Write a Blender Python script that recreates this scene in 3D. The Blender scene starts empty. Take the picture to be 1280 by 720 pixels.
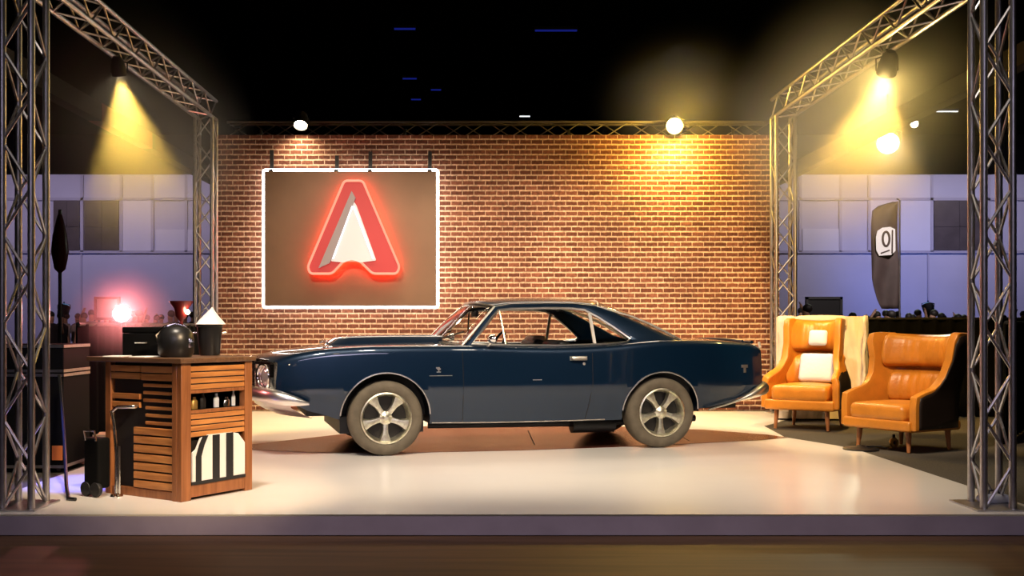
import bpy, bmesh, math, random
from math import pi, sin, cos, sqrt, atan2, radians
from mathutils import Vector, Matrix

random.seed(7)
SC = bpy.context.scene
COL = SC.collection
ST = 0.14            # stage height above the hall floor
CAMZ = 1.35

# ------------------------------------------------------------------ helpers
def tag(o, label=None, cat=None, group=None, kind=None):
    if label: o['label'] = label
    if cat: o['category'] = cat
    if group: o['group'] = group
    if kind: o['kind'] = kind
    return o

def thing(name, label, cat, loc=(0, 0, 0), rz=0.0, group=None, scale=1.0):
    o = bpy.data.objects.new(name, None)
    COL.objects.link(o)
    o.location = loc
    o.rotation_euler = (0, 0, rz)
    o.scale = (scale,) * 3
    o.empty_display_size = 0.1
    return tag(o, label, cat, group)

def sub(a, b): return (a[0]-b[0], a[1]-b[1], a[2]-b[2])

class MB:
    """collects simple shapes and links them as one mesh"""
    def __init__(s): s.v, s.f = [], []
    def add(s, vs, fs):
        b = len(s.v)
        s.v += [tuple(v) for v in vs]
        s.f += [tuple(i + b for i in f) for f in fs]
        return s
    def box(s, x0, x1, y0, y1, z0, z1, M=None):
        vs = [(x, y, z) for z in (z0, z1) for y in (y0, y1) for x in (x0, x1)]
        if M is not None: vs = [tuple(M @ Vector(v)) for v in vs]
        return s.add(vs, [(0,2,3,1),(4,5,7,6),(0,1,5,4),(2,6,7,3),(0,4,6,2),(1,3,7,5)])
    def tube(s, pts, r, n=8, closed=False, caps=True):
        pts = [Vector(p) for p in pts]
        m = len(pts)
        rs = r if isinstance(r, (list, tuple)) else [r]*m
        vs, fs = [], []
        prev = None
        for i, p in enumerate(pts):
            if closed:
                t = pts[(i+1) % m] - pts[i-1]
            else:
                t = pts[min(i+1, m-1)] - pts[max(i-1, 0)]
            t.normalize()
            if prev is None:
                a = Vector((0,0,1)) if abs(t.z) < .9 else Vector((1,0,0))
                u = t.cross(a).normalized()
            else:
                u = (prev - t*prev.dot(t)).normalized()
            prev = u
            w = t.cross(u)
            for k in range(n):
                a = 2*pi*k/n
                vs.append(p + (u*cos(a) + w*sin(a))*rs[i])
        for i in range(m if closed else m-1):
            j = (i+1) % m
            for k in range(n):
                l = (k+1) % n
                fs.append((i*n+k, i*n+l, j*n+l, j*n+k))
        if caps and not closed:
            fs.append(tuple(range(n-1, -1, -1)))
            fs.append(tuple((m-1)*n+k for k in range(n)))
        return s.add(vs, fs)
    def lathe(s, prof, n=24, M=None, a0=0, a1=2*pi):
        """prof: list of (r, z) revolved about z"""
        vs, fs = [], []
        full = abs(a1-a0-2*pi) < 1e-6
        cols = n if full else n+1
        for k in range(cols):
            a = a0+(a1-a0)*k/n
            for r, z in prof: vs.append((r*cos(a), r*sin(a), z))
        m = len(prof)
        for k in range(n):
            l = (k+1) % cols
            for i in range(m-1):
                fs.append((k*m+i, l*m+i, l*m+i+1, k*m+i+1))
        if M is not None: vs = [tuple(M @ Vector(v)) for v in vs]
        return s.add(vs, fs)
    def prism(s, poly, h0, h1, M=None):
        """poly in xy extruded z h0..h1, CCW"""
        n = len(poly)
        vs = [(p[0], p[1], h0) for p in poly] + [(p[0], p[1], h1) for p in poly]
        if M is not None: vs = [tuple(M @ Vector(v)) for v in vs]
        fs = [tuple(range(n-1, -1, -1)), tuple(range(n, 2*n))]
        for i in range(n):
            j = (i+1) % n
            fs.append((i, j, n+j, n+i))
        return s.add(vs, fs)
    def grid(s, rows, closeu=False, closev=False, skip=None):
        m, n = len(rows), len(rows[0])
        vs = [p for r in rows for p in r]
        fs = []
        for i in range(m if closeu else m-1):
            for j in range(n if closev else n-1):
                if skip and skip(i, j): continue
                i2, j2 = (i+1) % m, (j+1) % n
                fs.append((i*n+j, i2*n+j, i2*n+j2, i*n+j2))
        return s.add(vs, fs)
    def rbox(s, x0, x1, y0, y1, z0, z1, r=.03, k=3, M=None, puff=0.0):
        """rounded box (cushion); puff bulges the big faces"""
        import itertools
        N = 10
        c = Vector(((x0+x1)/2, (y0+y1)/2, (z0+z1)/2))
        h = Vector(((x1-x0)/2, (y1-y0)/2, (z1-z0)/2))
        r = min(r, h.x, h.y, h.z)
        b = len(s.v)
        idx = {}
        def lin(hh):
            inner = hh - r
            a = []
            for q in range(k+1): a.append((-1, q/k))
            for q in range(1, 5): a.append((0, -inner+2*inner*q/5))
            for q in range(k+1): a.append((1, q/k))
            return a
        def coord(e, hh):
            if e[0] == 0: return e[1], 0.0
            if e[0] == -1: return -(hh-r), -(1-e[1])
            return (hh-r), e[1]
        L = [lin(h.x), lin(h.y), lin(h.z)]
        def vert(i, j, l):
            key = (i, j, l)
            if key in idx: return idx[key]
            base, off = Vector(), Vector()
            for ax, q in enumerate((i, j, l)):
                bb, oo = coord(L[ax][q], h[ax])
                base[ax] = bb; off[ax] = oo
            if off.length > 1e-9:
                m = max(abs(off.x), abs(off.y), abs(off.z))
                off = off.normalized()*m*r
            p = base+off
            if puff:
                for ax in range(3):
                    o1, o2 = [q for q in range(3) if q != ax]
                    w = max(0, 1-(p[o1]/h[o1])**2)*max(0, 1-(p[o2]/h[o2])**2)
                    if h[ax] <= min(h)*1.6 and abs(p[ax]) > h[ax]*.5: p[ax] += math.copysign(puff*w, p[ax])
            p += c
            if M is not None: p = M @ p
            s.v.append(tuple(p)); idx[key] = len(s.v)-1
            return idx[key]
        nx, ny, nz = len(L[0]), len(L[1]), len(L[2])
        for i in range(nx-1):
            for j in range(ny-1):
                s.f.append((vert(i,j,0), vert(i,j+1,0), vert(i+1,j+1,0), vert(i+1,j,0)))
                s.f.append((vert(i,j,nz-1), vert(i+1,j,nz-1), vert(i+1,j+1,nz-1), vert(i,j+1,nz-1)))
            for l in range(nz-1):
                s.f.append((vert(i,0,l), vert(i+1,0,l), vert(i+1,0,l+1), vert(i,0,l+1)))
                s.f.append((vert(i,ny-1,l), vert(i,ny-1,l+1), vert(i+1,ny-1,l+1), vert(i+1,ny-1,l)))
        for j in range(ny-1):
            for l in range(nz-1):
                s.f.append((vert(0,j,l), vert(0,j,l+1), vert(0,j+1,l+1), vert(0,j+1,l)))
                s.f.append((vert(nx-1,j,l), vert(nx-1,j+1,l), vert(nx-1,j+1,l+1), vert(nx-1,j,l+1)))
        return s
    def sphere(s, c, r, n=12, sc=(1,1,1)):
        prof = [(r*sin(pi*i/n), -r*cos(pi*i/n)) for i in range(n+1)]
        prof[0] = (1e-5, -r); prof[-1] = (1e-5, r)
        return s.lathe(prof, n*2, Matrix.Translation(c) @ Matrix.Diagonal((*sc, 1)))
    def build(s, name, mat, parent=None, smooth=40, bevel=0, sub_=0, solid=0, weld=True, label=None, recalc=True):
        me = bpy.data.meshes.new(name)
        me.from_pydata(s.v, [], s.f)
        bm = bmesh.new(); bm.from_mesh(me)
        if weld:
            bmesh.ops.remove_doubles(bm, verts=bm.verts, dist=2e-5)
            bmesh.ops.dissolve_degenerate(bm, edges=bm.edges, dist=1e-6)
        if recalc: bmesh.ops.recalc_face_normals(bm, faces=bm.faces)
        if smooth:
            la = radians(smooth)
            for f in bm.faces: f.smooth = True
            for e in bm.edges:
                if len(e.link_faces) == 2 and e.calc_face_angle(0) > la: e.smooth = False
        bm.to_mesh(me); bm.free()
        o = bpy.data.objects.new(name, me)
        COL.objects.link(o)
        if mat: me.materials.append(mat)
        if parent: o.parent = parent
        if bevel:
            m = o.modifiers.new('bevel', 'BEVEL'); m.width = bevel; m.segments = 2; m.limit_method = 'ANGLE'; m.angle_limit = radians(35)
            m.harden_normals = False
        if solid:
            m = o.modifiers.new('solid', 'SOLIDIFY'); m.thickness = solid; m.offset = -1
        if sub_:
            m = o.modifiers.new('subd', 'SUBSURF'); m.levels = sub_; m.render_levels = sub_
        if label: o['label'] = label
        return o

def copy_tree(o, parent=None):
    c = o.copy(); COL.objects.link(c)
    if parent: c.parent = parent
    for ch in list(o.children): copy_tree(ch, c)
    return c

def pc(xs, ys):
    """monotone cubic through points"""
    pts = sorted(zip(xs, ys)); xs = [p[0] for p in pts]; ys = [p[1] for p in pts]
    n = len(xs); d = [(ys[i+1]-ys[i])/(xs[i+1]-xs[i]) for i in range(n-1)]
    m = [d[0]] + [0 if d[i-1]*d[i] <= 0 else 2*d[i-1]*d[i]/(d[i-1]+d[i]) for i in range(1, n-1)] + [d[-1]]
    def f(x):
        if x <= xs[0]: return ys[0]
        if x >= xs[-1]: return ys[-1]
        i = 0
        while x > xs[i+1]: i += 1
        h = xs[i+1]-xs[i]; t = (x-xs[i])/h
        return (2*t**3-3*t*t+1)*ys[i]+(t**3-2*t*t+t)*h*m[i]+(-2*t**3+3*t*t)*ys[i+1]+(t**3-t*t)*h*m[i+1]
    return f

def lerp(a, b, t): return a+(b-a)*t
def arc(cx, cy, r, a0, a1, n): return [(cx+r*cos(radians(lerp(a0, a1, i/n))), cy+r*sin(radians(lerp(a0, a1, i/n)))) for i in range(n+1)]

# ------------------------------------------------------------------ materials
def mat(name, col, rough=.5, metal=0.0, spec=.5, coat=0.0, coat_rough=.05, var=0.0, vscale=8.0, bump=0.0, bscale=40.0, sheen=0.0, stretch=None, ior=None):
    m = bpy.data.materials.new(name); m.use_nodes = True
    nt = m.node_tree; b = nt.nodes['Principled BSDF']
    b.inputs['Base Color'].default_value = (*col, 1)
    b.inputs['Roughness'].default_value = rough
    b.inputs['Metallic'].default_value = metal
    b.inputs['Specular IOR Level'].default_value = spec
    b.inputs['Coat Weight'].default_value = coat
    b.inputs['Coat Roughness'].default_value = coat_rough
    if ior: b.inputs['IOR'].default_value = ior
    if sheen:
        b.inputs['Sheen Weight'].default_value = sheen
    if var or bump:
        tc = nt.nodes.new('ShaderNodeTexCoord'); mp = nt.nodes.new('ShaderNodeMapping')
        nt.links.new(tc.outputs['Object'], mp.inputs['Vector'])
        if stretch: mp.inputs['Scale'].default_value = stretch
    if var:
        nz = nt.nodes.new('ShaderNodeTexNoise'); nz.inputs['Scale'].default_value = vscale; nz.inputs['Detail'].default_value = 6
        nt.links.new(mp.outputs[0], nz.inputs['Vector'])
        rp = nt.nodes.new('ShaderNodeValToRGB')
        rp.color_ramp.elements[0].position = .3; rp.color_ramp.elements[1].position = .7
        rp.color_ramp.elements[0].color = (*[c*(1-var) for c in col], 1)
        rp.color_ramp.elements[1].color = (*[min(1, c*(1+var)) for c in col], 1)
        nt.links.new(nz.outputs['Fac'], rp.inputs[0]); nt.links.new(rp.outputs[0], b.inputs['Base Color'])
    if bump:
        n2 = nt.nodes.new('ShaderNodeTexNoise'); n2.inputs['Scale'].default_value = bscale; n2.inputs['Detail'].default_value = 5
        nt.links.new(mp.outputs[0], n2.inputs['Vector'])
        bp = nt.nodes.new('ShaderNodeBump'); bp.inputs['Strength'].default_value = bump; bp.inputs['Distance'].default_value = .01
        nt.links.new(n2.outputs['Fac'], bp.inputs['Height']); nt.links.new(bp.outputs[0], b.inputs['Normal'])
    return m

def emit(name, col, strength, base=(0.02, 0.02, 0.02)):
    m = bpy.data.materials.new(name); m.use_nodes = True
    b = m.node_tree.nodes['Principled BSDF']
    b.inputs['Base Color'].default_value = (*base, 1)
    b.inputs['Emission Color'].default_value = (*col, 1)
    b.inputs['Emission Strength'].default_value = strength
    return m

def thin_glass(name, tint=(1, 1, 1), ior=1.5, rough=0.0):
    m = bpy.data.materials.new(name); m.use_nodes = True
    nt = m.node_tree; nt.nodes.clear()
    out = nt.nodes.new('ShaderNodeOutputMaterial'); mix = nt.nodes.new('ShaderNodeMixShader')
    tr = nt.nodes.new('ShaderNodeBsdfTransparent'); tr.inputs[0].default_value = (*tint, 1)
    gl = nt.nodes.new('ShaderNodeBsdfGlossy'); gl.inputs['Roughness'].default_value = rough
    fr = nt.nodes.new('ShaderNodeFresnel'); ge = nt.nodes.new('ShaderNodeNewGeometry'); io = nt.nodes.new('ShaderNodeMapRange')
    io.inputs['To Min'].default_value = ior; io.inputs['To Max'].default_value = 1/ior
    nt.links.new(ge.outputs['Backfacing'], io.inputs[0]); nt.links.new(io.outputs[0], fr.inputs['IOR'])
    nt.links.new(fr.outputs[0], mix.inputs[0]); nt.links.new(tr.outputs[0], mix.inputs[1]); nt.links.new(gl.outputs[0], mix.inputs[2])
    nt.links.new(mix.outputs[0], out.inputs[0])
    return m

def wood(name, c1, c2, axis=0, rough=.4, scale=1.0):
    """streaky timber, grain along local axis"""
    m = bpy.data.materials.new(name); m.use_nodes = True
    nt = m.node_tree; b = nt.nodes['Principled BSDF']; b.inputs['Roughness'].default_value = rough
    tc = nt.nodes.new('ShaderNodeTexCoord'); mp = nt.nodes.new('ShaderNodeMapping')
    sc = [22*scale]*3; sc[axis] = 1.6*scale
    mp.inputs['Scale'].default_value = sc
    nz = nt.nodes.new('ShaderNodeTexNoise'); nz.inputs['Scale'].default_value = 1.5; nz.inputs['Detail'].default_value = 8; nz.inputs['Distortion'].default_value = .6
    rp = nt.nodes.new('ShaderNodeValToRGB'); rp.color_ramp.elements[0].position = .32; rp.color_ramp.elements[1].position = .68
    rp.color_ramp.elements[0].color = (*c1, 1); rp.color_ramp.elements[1].color = (*c2, 1)
    nt.links.new(tc.outputs['Object'], mp.inputs[0]); nt.links.new(mp.outputs[0], nz.inputs['Vector'])
    nt.links.new(nz.outputs['Fac'], rp.inputs[0]); nt.links.new(rp.outputs[0], b.inputs['Base Color'])
    bp = nt.nodes.new('ShaderNodeBump'); bp.inputs['Strength'].default_value = .25; bp.inputs['Distance'].default_value = .004
    nt.links.new(nz.outputs['Fac'], bp.inputs['Height']); nt.links.new(bp.outputs[0], b.inputs['Normal'])
    return m

def brick_mat():
    m = bpy.data.materials.new('old_brick'); m.use_nodes = True
    nt = m.node_tree; b = nt.nodes['Principled BSDF']; b.inputs['Roughness'].default_value = .85; b.inputs['Specular IOR Level'].default_value = .2
    tc = nt.nodes.new('ShaderNodeTexCoord')
    sx = nt.nodes.new('ShaderNodeSeparateXYZ'); cx = nt.nodes.new('ShaderNodeCombineXYZ')
    nt.links.new(tc.outputs['Object'], sx.inputs[0]); nt.links.new(sx.outputs['X'], cx.inputs['X']); nt.links.new(sx.outputs['Z'], cx.inputs['Y'])
    # slightly wandering courses
    br = nt.nodes.new('ShaderNodeTexBrick')
    br.inputs['Scale'].default_value = 1.0
    br.inputs['Brick Width'].default_value = .165; br.inputs['Row Height'].default_value = .0735
    br.inputs['Mortar Size'].default_value = .0055; br.inputs['Mortar Smooth'].default_value = .35
    br.inputs['Color1'].default_value = (.135, .046, .028, 1); br.inputs['Color2'].default_value = (.25, .092, .055, 1)
    br.inputs['Mortar'].default_value = (.68, .48, .34, 1); br.inputs['Bias'].default_value = -.1
    nw = nt.nodes.new('ShaderNodeTexNoise'); nw.inputs['Scale'].default_value = 14; nw.inputs['Detail'].default_value = 3
    nt.links.new(cx.outputs[0], nw.inputs['Vector'])
    vm = nt.nodes.new('ShaderNodeVectorMath'); vm.operation = 'MULTIPLY_ADD'
    vm.inputs[1].default_value = (.012, .012, 0); nt.links.new(nw.outputs['Color'], vm.inputs[0]); nt.links.new(cx.outputs[0], vm.inputs[2])
    nt.links.new(vm.outputs[0], br.inputs['Vector'])
    n1 = nt.nodes.new('ShaderNodeTexNoise'); n1.inputs['Scale'].default_value = 1.3; n1.inputs['Detail'].default_value = 5
    n2 = nt.nodes.new('ShaderNodeTexNoise'); n2.inputs['Scale'].default_value = 26; n2.inputs['Detail'].default_value = 6
    for q in (n1, n2): nt.links.new(cx.outputs[0], q.inputs['Vector'])
    r1 = nt.nodes.new('ShaderNodeMapRange'); r1.inputs['From Min'].default_value = .3; r1.inputs['From Max'].default_value = .7; r1.inputs['To Min'].default_value = .72; r1.inputs['To Max'].default_value = 1.2
    r2 = nt.nodes.new('ShaderNodeMapRange'); r2.inputs['From Min'].default_value = .3; r2.inputs['From Max'].default_value = .7; r2.inputs['To Min'].default_value = .6; r2.inputs['To Max'].default_value = 1.3
    nt.links.new(n1.outputs['Fac'], r1.inputs[0]); nt.links.new(n2.outputs['Fac'], r2.inputs[0])
    mu = nt.nodes.new('ShaderNodeMath'); mu.operation = 'MULTIPLY'; nt.links.new(r1.outputs[0], mu.inputs[0]); nt.links.new(r2.outputs[0], mu.inputs[1])
    mx = nt.nodes.new('ShaderNodeVectorMath'); mx.operation = 'SCALE'
    # wide bed joints between the courses
    sy = nt.nodes.new('ShaderNodeSeparateXYZ'); nt.links.new(vm.outputs[0], sy.inputs[0])
    dv = nt.nodes.new('ShaderNodeMath'); dv.operation = 'DIVIDE'; dv.inputs[1].default_value = .0735; nt.links.new(sy.outputs['Y'], dv.inputs[0])
    fc_ = nt.nodes.new('ShaderNodeMath'); fc_.operation = 'FRACT'; nt.links.new(dv.outputs[0], fc_.inputs[0])
    c5 = nt.nodes.new('ShaderNodeMath'); c5.operation = 'SUBTRACT'; c5.inputs[1].default_value = .5; nt.links.new(fc_.outputs[0], c5.inputs[0])
    ab = nt.nodes.new('ShaderNodeMath'); ab.operation = 'ABSOLUTE'; nt.links.new(c5.outputs[0], ab.inputs[0])
    jr = nt.nodes.new('ShaderNodeMapRange'); jr.inputs['From Min'].default_value = .30; jr.inputs['From Max'].default_value = .40; jr.inputs['To Max'].default_value = .92; nt.links.new(ab.outputs[0], jr.inputs[0])
    jm = nt.nodes.new('ShaderNodeMix'); jm.data_type = 'RGBA'
    jm.inputs[7].default_value = (.66, .45, .31, 1)
    nt.links.new(jr.outputs[0], jm.inputs[0]); nt.links.new(br.outputs['Color'], jm.inputs[6])
    nt.links.new(jm.outputs[2], mx.inputs[0]); nt.links.new(mu.outputs[0], mx.inputs['Scale'])
    nt.links.new(mx.outputs[0], b.inputs['Base Color'])
    sb = nt.nodes.new('ShaderNodeMath'); sb.operation = 'MULTIPLY_ADD'; sb.inputs[1].default_value = -1.0
    nt.links.new(jr.outputs[0], sb.inputs[0]); nt.links.new(n2.outputs['Fac'], sb.inputs[2])
    bp = nt.nodes.new('ShaderNodeBump'); bp.inputs['Strength'].default_value = .7; bp.inputs['Distance'].default_value = .012
    nt.links.new(sb.outputs[0], bp.inputs['Height']); nt.links.new(bp.outputs[0], b.inputs['Normal'])
    return m

M = dict(
    brick=brick_mat(),
    white_floor=mat('white_gloss_floor', (.80, .77, .72), .22, spec=.5, var=.03, vscale=1.2),
    fascia=mat('stage_fascia_grey', (.36, .31, .36), .5, var=.12, vscale=3),
    white_edge=mat('white_edge', (.85, .83, .8), .35),
    carpet=mat('charcoal_carpet', (.085, .075, .062), .95, spec=.1, var=.25, vscale=60, bump=.4, bscale=300),
    inlay=None,
    hall_floor=wood('brown_hall_floor', (.055, .023, .009), (.10, .045, .019), 0, .62, .35),
    paint=mat('blue_car_paint', (.0003, .017, .048), .36, metal=.5, spec=.5, coat=1.0, coat_rough=.02),
    black=mat('black_trim', (.008, .008, .009), .5),
    matte_black=mat('matte_black_cloth', (.003, .003, .0033), .95, spec=.05, bump=.3, bscale=25),
    rubber=mat('tyre_rubber', (.145, .118, .078), .75, var=.2, vscale=10, bump=.2, bscale=80),
    satin=mat('bright_trim', (.88, .84, .78), .34, metal=1.0),
    chrome=mat('chrome', (.85, .82, .77), .16, metal=1.0),
    alu=mat('aluminium_tube', (.55, .53, .54), .36, metal=1.0, var=.1, vscale=20),
    dark_alu=mat('dark_truss_metal', (.28, .25, .22), .45, metal=.9),
    rim=mat('cast_rim_metal', (.90, .80, .64), .40, metal=1.0, var=.25, vscale=30),
    rim_dark=mat('rim_pockets', (.02, .017, .014), .5),
    glass=thin_glass('clear_car_glass', (.97, .98, .98), 1.5),
    windscreen=thin_glass('windscreen_glass', (.93, .96, .95), 1.75),
    headlight=mat('headlight_lens', (.75, .74, .70), .08, metal=.7),
    red_lens=mat('red_tail_lens', (.4, .01, .01), .15),
    interior=mat('car_interior_vinyl', (.012, .011, .011), .5),
    tan_vinyl=mat('tan_seat_vinyl', (.32, .19, .10), .5),
    leather=mat('tan_leather', (.56, .205, .022), .36, spec=.5, var=.14, vscale=6, bump=.25, bscale=60),
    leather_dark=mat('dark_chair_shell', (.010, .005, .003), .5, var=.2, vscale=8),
    chair_leg=wood('turned_leg_wood', (.28, .10, .035), (.42, .17, .06), 2, .4),
    pillow=mat('white_pillow', (.62, .70, .82), .7, bump=.3, bscale=30),
    cream=mat('cream_cloth', (.80, .68, .56), .85, sheen=.2, var=.08, vscale=5),
    slat=wood('counter_slat', (.36, .125, .028), (.66, .29, .08), 0, .45),
    slat_y=wood('counter_slat_side', (.36, .125, .03), (.64, .28, .08), 1, .45),
    post=wood('counter_post', (.22, .075, .022), (.36, .135, .045), 2, .42),
    top=wood('counter_top', (.09, .045, .022), (.16, .08, .04), 1, .4),
    recess=mat('dark_recess', (.012, .008, .006), .8),
    black_plastic=mat('black_plastic', (.010, .010, .011), .35),
    case=mat('black_case', (.003, .003, .003), .7, spec=.1),
    paper=mat('white_paper', (.82, .80, .78), .8),
    sign_board=mat('brown_sign_board', (.165, .10, .060), .38, metal=.25, var=.08, vscale=2),
    sign_rim=mat('sign_rim', (.5, .5, .5), .4),
    led=emit('white_led_edge', (1, .93, .86), 14.0),
    neon_red=emit('red_neon_tube', (1, .10, .05), 14.0),
    neon_core=emit('pink_neon_core', (1, .27, .17), 1.5),
    red_acrylic=emit('red_lit_acrylic', (1, .08, .08), .38, (.22, .012, .012)),
    halo_red=emit('red_halo_led', (1, .03, .01), 40.0),
    white_face=emit('white_lit_face', (1, .92, .92), .34, (.40, .39, .39)),
    white_tube=emit('white_neon_tube', (1, .96, .95), 1.6),
    dull_face=emit('pale_grey_letter_side', (1, .70, .72), .12, (.2, .17, .17)),
    hall_panel=mat('pale_hall_panel', (.42, .42, .50), .6, var=.06, vscale=.6),
    hall_panel2=mat('white_hall_panel', (.52, .52, .58), .6, var=.05, vscale=.6),
    hall_seam=mat('hall_seam', (.34, .33, .40), .6),
    hall_window=mat('brown_hall_pane', (.075, .062, .058), .3, var=.2, vscale=2),
    hall_dark=mat('dark_hall_upper', (.0035, .0034, .0036), .9, spec=.0),
    beam=mat('hall_beam', (.05, .04, .035), .8),
    beam_red=mat('hall_beam_red', (.5, .05, .04), .6),
    flag=mat('dark_brown_flag', (.070, .048, .045), .7, var=.2, vscale=3),
    flag_white=mat('flag_white', (.85, .85, .85), .6),
    skin=mat('skin', (.42, .25, .17), .6), hair=mat('dark_hair', (.015, .012, .010), .6),
    cloth_a=mat('dark_clothes', (.012, .012, .016), .9), cloth_b=mat('grey_clothes', (.10, .10, .12), .9), cloth_c=mat('pale_clothes', (.50, .46, .45), .9), cloth_d=mat('pink_clothes', (.55, .16, .22), .9),
    orange=mat('orange_tag', (.75, .20, .03), .6),
    card=mat('cardboard', (.42, .29, .17), .85, var=.1),
    gold=mat('gold_trim', (.75, .50, .16), .3, metal=.8),
    dark_red=mat('dark_red_plastic', (.16, .012, .012), .35),
    lamp_warm=emit('warm_lamp_lens', (1, .80, .50), 60.0),
    lamp_yellow=emit('yellow_lamp_lens', (1, .70, .20), 110.0),
    lamp_white=emit('white_lamp_lens', (.95, 1, .86), 90.0),
    lamp_pink=emit('pink_lamp_lens', (1, .55, .60), 60.0),
    strip_blue=emit('blue_strip_light', (.03, .06, .9), .16),
    strip_white=emit('pale_strip_light', (.9, .95, 1), 1.4),
    lamp_blue=emit('blue_lamp_lens', (.25, .55, 1), 16.0),
)

def inlay_mat():
    m = wood('red_brown_laminate', (.075, .020, .012), (.13, .040, .024), 0, .2, .3)
    return m
M['inlay'] = inlay_mat()

def look(o, target):
    d = Vector(target)-Vector(o.location)
    o.rotation_euler = d.to_track_quat('-Z', 'Y').to_euler()

def spot(name, loc, target, watts, col, angle=60, blend=.5, radius=.05, parent=None):
    l = bpy.data.lights.new(name, 'SPOT'); l.energy = watts; l.color = col
    l.spot_size = radians(angle); l.spot_blend = blend; l.shadow_soft_size = radius
    o = bpy.data.objects.new(name, l); COL.objects.link(o); o.location = loc; look(o, target)
    return o
def area(name, loc, target, watts, col, sx, sy, spread=180):
    l = bpy.data.lights.new(name, 'AREA'); l.energy = watts; l.color = col; l.shape = 'RECTANGLE'; l.size = sx; l.size_y = sy
    l.spread = radians(spread)
    o = bpy.data.objects.new(name, l); COL.objects.link(o); o.location = loc; look(o, target)
    return o
def point(name, loc, watts, col, radius=.05):
    l = bpy.data.lights.new(name, 'POINT'); l.energy = watts; l.color = col; l.shadow_soft_size = radius
    o = bpy.data.objects.new(name, l); COL.objects.link(o); o.location = loc
    return o
# ------------------------------------------------------------------ setting
def structure(o, label=None):
    o['kind'] = 'structure'
    if label: o['label'] = label
    return o

b = MB(); b.box(-22, 22, -3, 42, -.1, 0)
structure(b.build('floor', M['hall_floor']), 'dark brown hall floor in front of the stage')

b = MB(); b.box(-6.5, 7.5, 6.92, 16.2, 0, ST-.006)
stage = structure(b.build('floor_stage', M['carpet']), 'low stage with charcoal carpet to the right of the white panels')
b = MB(); b.box(-6.5, 7.5, 6.90, 6.92, .006, ST-.012)
b.build('fascia', M['fascia'], stage, label='grey front board of the low stage')
WP = [(3.70, 6.90), (3.70, 10.55), (3.62, 10.9), (3.33, 11.7), (3.45, 13.0), (4.2, 14.3), (4.2, 15.28), (-3.42, 15.28), (-3.42, 6.90)]
b = MB(); b.prism(WP, ST-.012, ST)
# left and right of the panels the white edge strip goes on along the front
b.box(-6.5, -3.42, 6.90, 6.98, ST-.012, ST); b.box(3.70, 7.5, 6.90, 6.93, ST-.012, ST)
b.build('white_panels', M['white_floor'], stage, label='glossy cream white floor panels')
IN = [(-2.7, 10.72), (-2.33, 10.52), (-1.6, 10.28), (-.77, 10.24), (.39, 10.45), (1.7, 10.85), (2.98, 11.40), (3.36, 11.66),
      (3.2, 11.95), (2.63, 12.5), (1.55, 12.97), (.4, 13.2), (-.39, 13.15), (-1.1, 12.6), (-1.74, 11.75), (-2.33, 10.98)]
b = MB(); b.prism(IN, ST, ST+.004)
b.build('floor_inlay', M['inlay'], stage, label='red brown glossy inlay curving under the car')
b = MB()
for x in (-1.2, .55, 2.2): b.box(x, x+.012, 10.9 if x < 2 else 11.3, 12.4, ST+.004, ST+.0048)
b.build('inlay_joint', M['recess'], stage)

# brick back wall
WY = 15.40
b = MB(); b.box(-3.78, 4.30, WY, WY+.25, ST, 4.10)
wall = structure(b.build('wall_back', M['brick']), 'weathered red brick wall behind the car')

# far hall wall: pale panels below, dark above
FY = 40.0
b = MB(); b.box(-22, 22, FY, FY+.3, 0, 7.02)
far = structure(b.build('wall_far', M['hall_panel']), 'pale lilac panelled wall at the far end of the hall')
b = MB(); b.box(-22, 22, FY-.02, FY+.3, 7.02, 8.6)
b.build('upper_wall', M['hall_dark'], far)
def farx(px): return (px-600)/1340*FY
def farz(py): return CAMZ+(408-py)/1340*FY
b = MB()
for x0, x1, y0, y1 in [(154, 190, 250, 314), (193, 247, 219, 247), (195, 247, 287, 314), (1000, 1050, 219, 248), (1003, 1050, 286, 314), (1086, 1164, 219, 314), (-60, 20, 219, 314)]:
    b.box(farx(x0), farx(x1), FY-.05, FY, farz(y1), farz(y0))
b.build('raised_panel', M['hall_panel2'], far, label='paler raised wall panels')
b = MB()
for py in (249, 315): b.box(-22, 22, FY-.07, FY, farz(py)-.05, farz(py)+.05)
for px in (-10, 40, 103, 152, 191, 233, 1000, 1050, 1086, 1164, 1235): b.box(farx(px)-.05, farx(px)+.05, FY-.07, FY, farz(315), farz(219))
for px in (102, 1160): b.box(farx(px)-.03, farx(px)+.03, FY-.04, FY, 0, farz(315))
b.build('seam', M['hall_seam'], far)
for i, (x0, x1) in enumerate([(106, 149), (1167, 1230), (68, 100)]):
    b = MB(); b.box(farx(x0), farx(x1), FY-.09, FY, farz(313), farz(251))
    b.box(farx(x0), farx(x1), FY-.11, FY, farz(283)-.02, farz(283)+.02)
    b.box((farx(x0)+farx(x1))/2-.02, (farx(x0)+farx(x1))/2+.02, FY-.11, FY, farz(313), farz(251))
    structure(b.build('window_%d' % (i+1), M['hall_window']), 'brown darkened pane in the far hall wall')
b = MB(); b.box(-22, 22, -3, FY+.3, 8.5, 8.7)
structure(b.build('ceiling', M['hall_dark']), 'black hall ceiling')
for nm, x in (('wall_left', -22.2), ('wall_right', 22.0)):
    b = MB(); b.box(x, x+.2, -3, FY+.3, 0, 8.6)
    structure(b.build(nm, M['hall_dark']))
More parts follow.
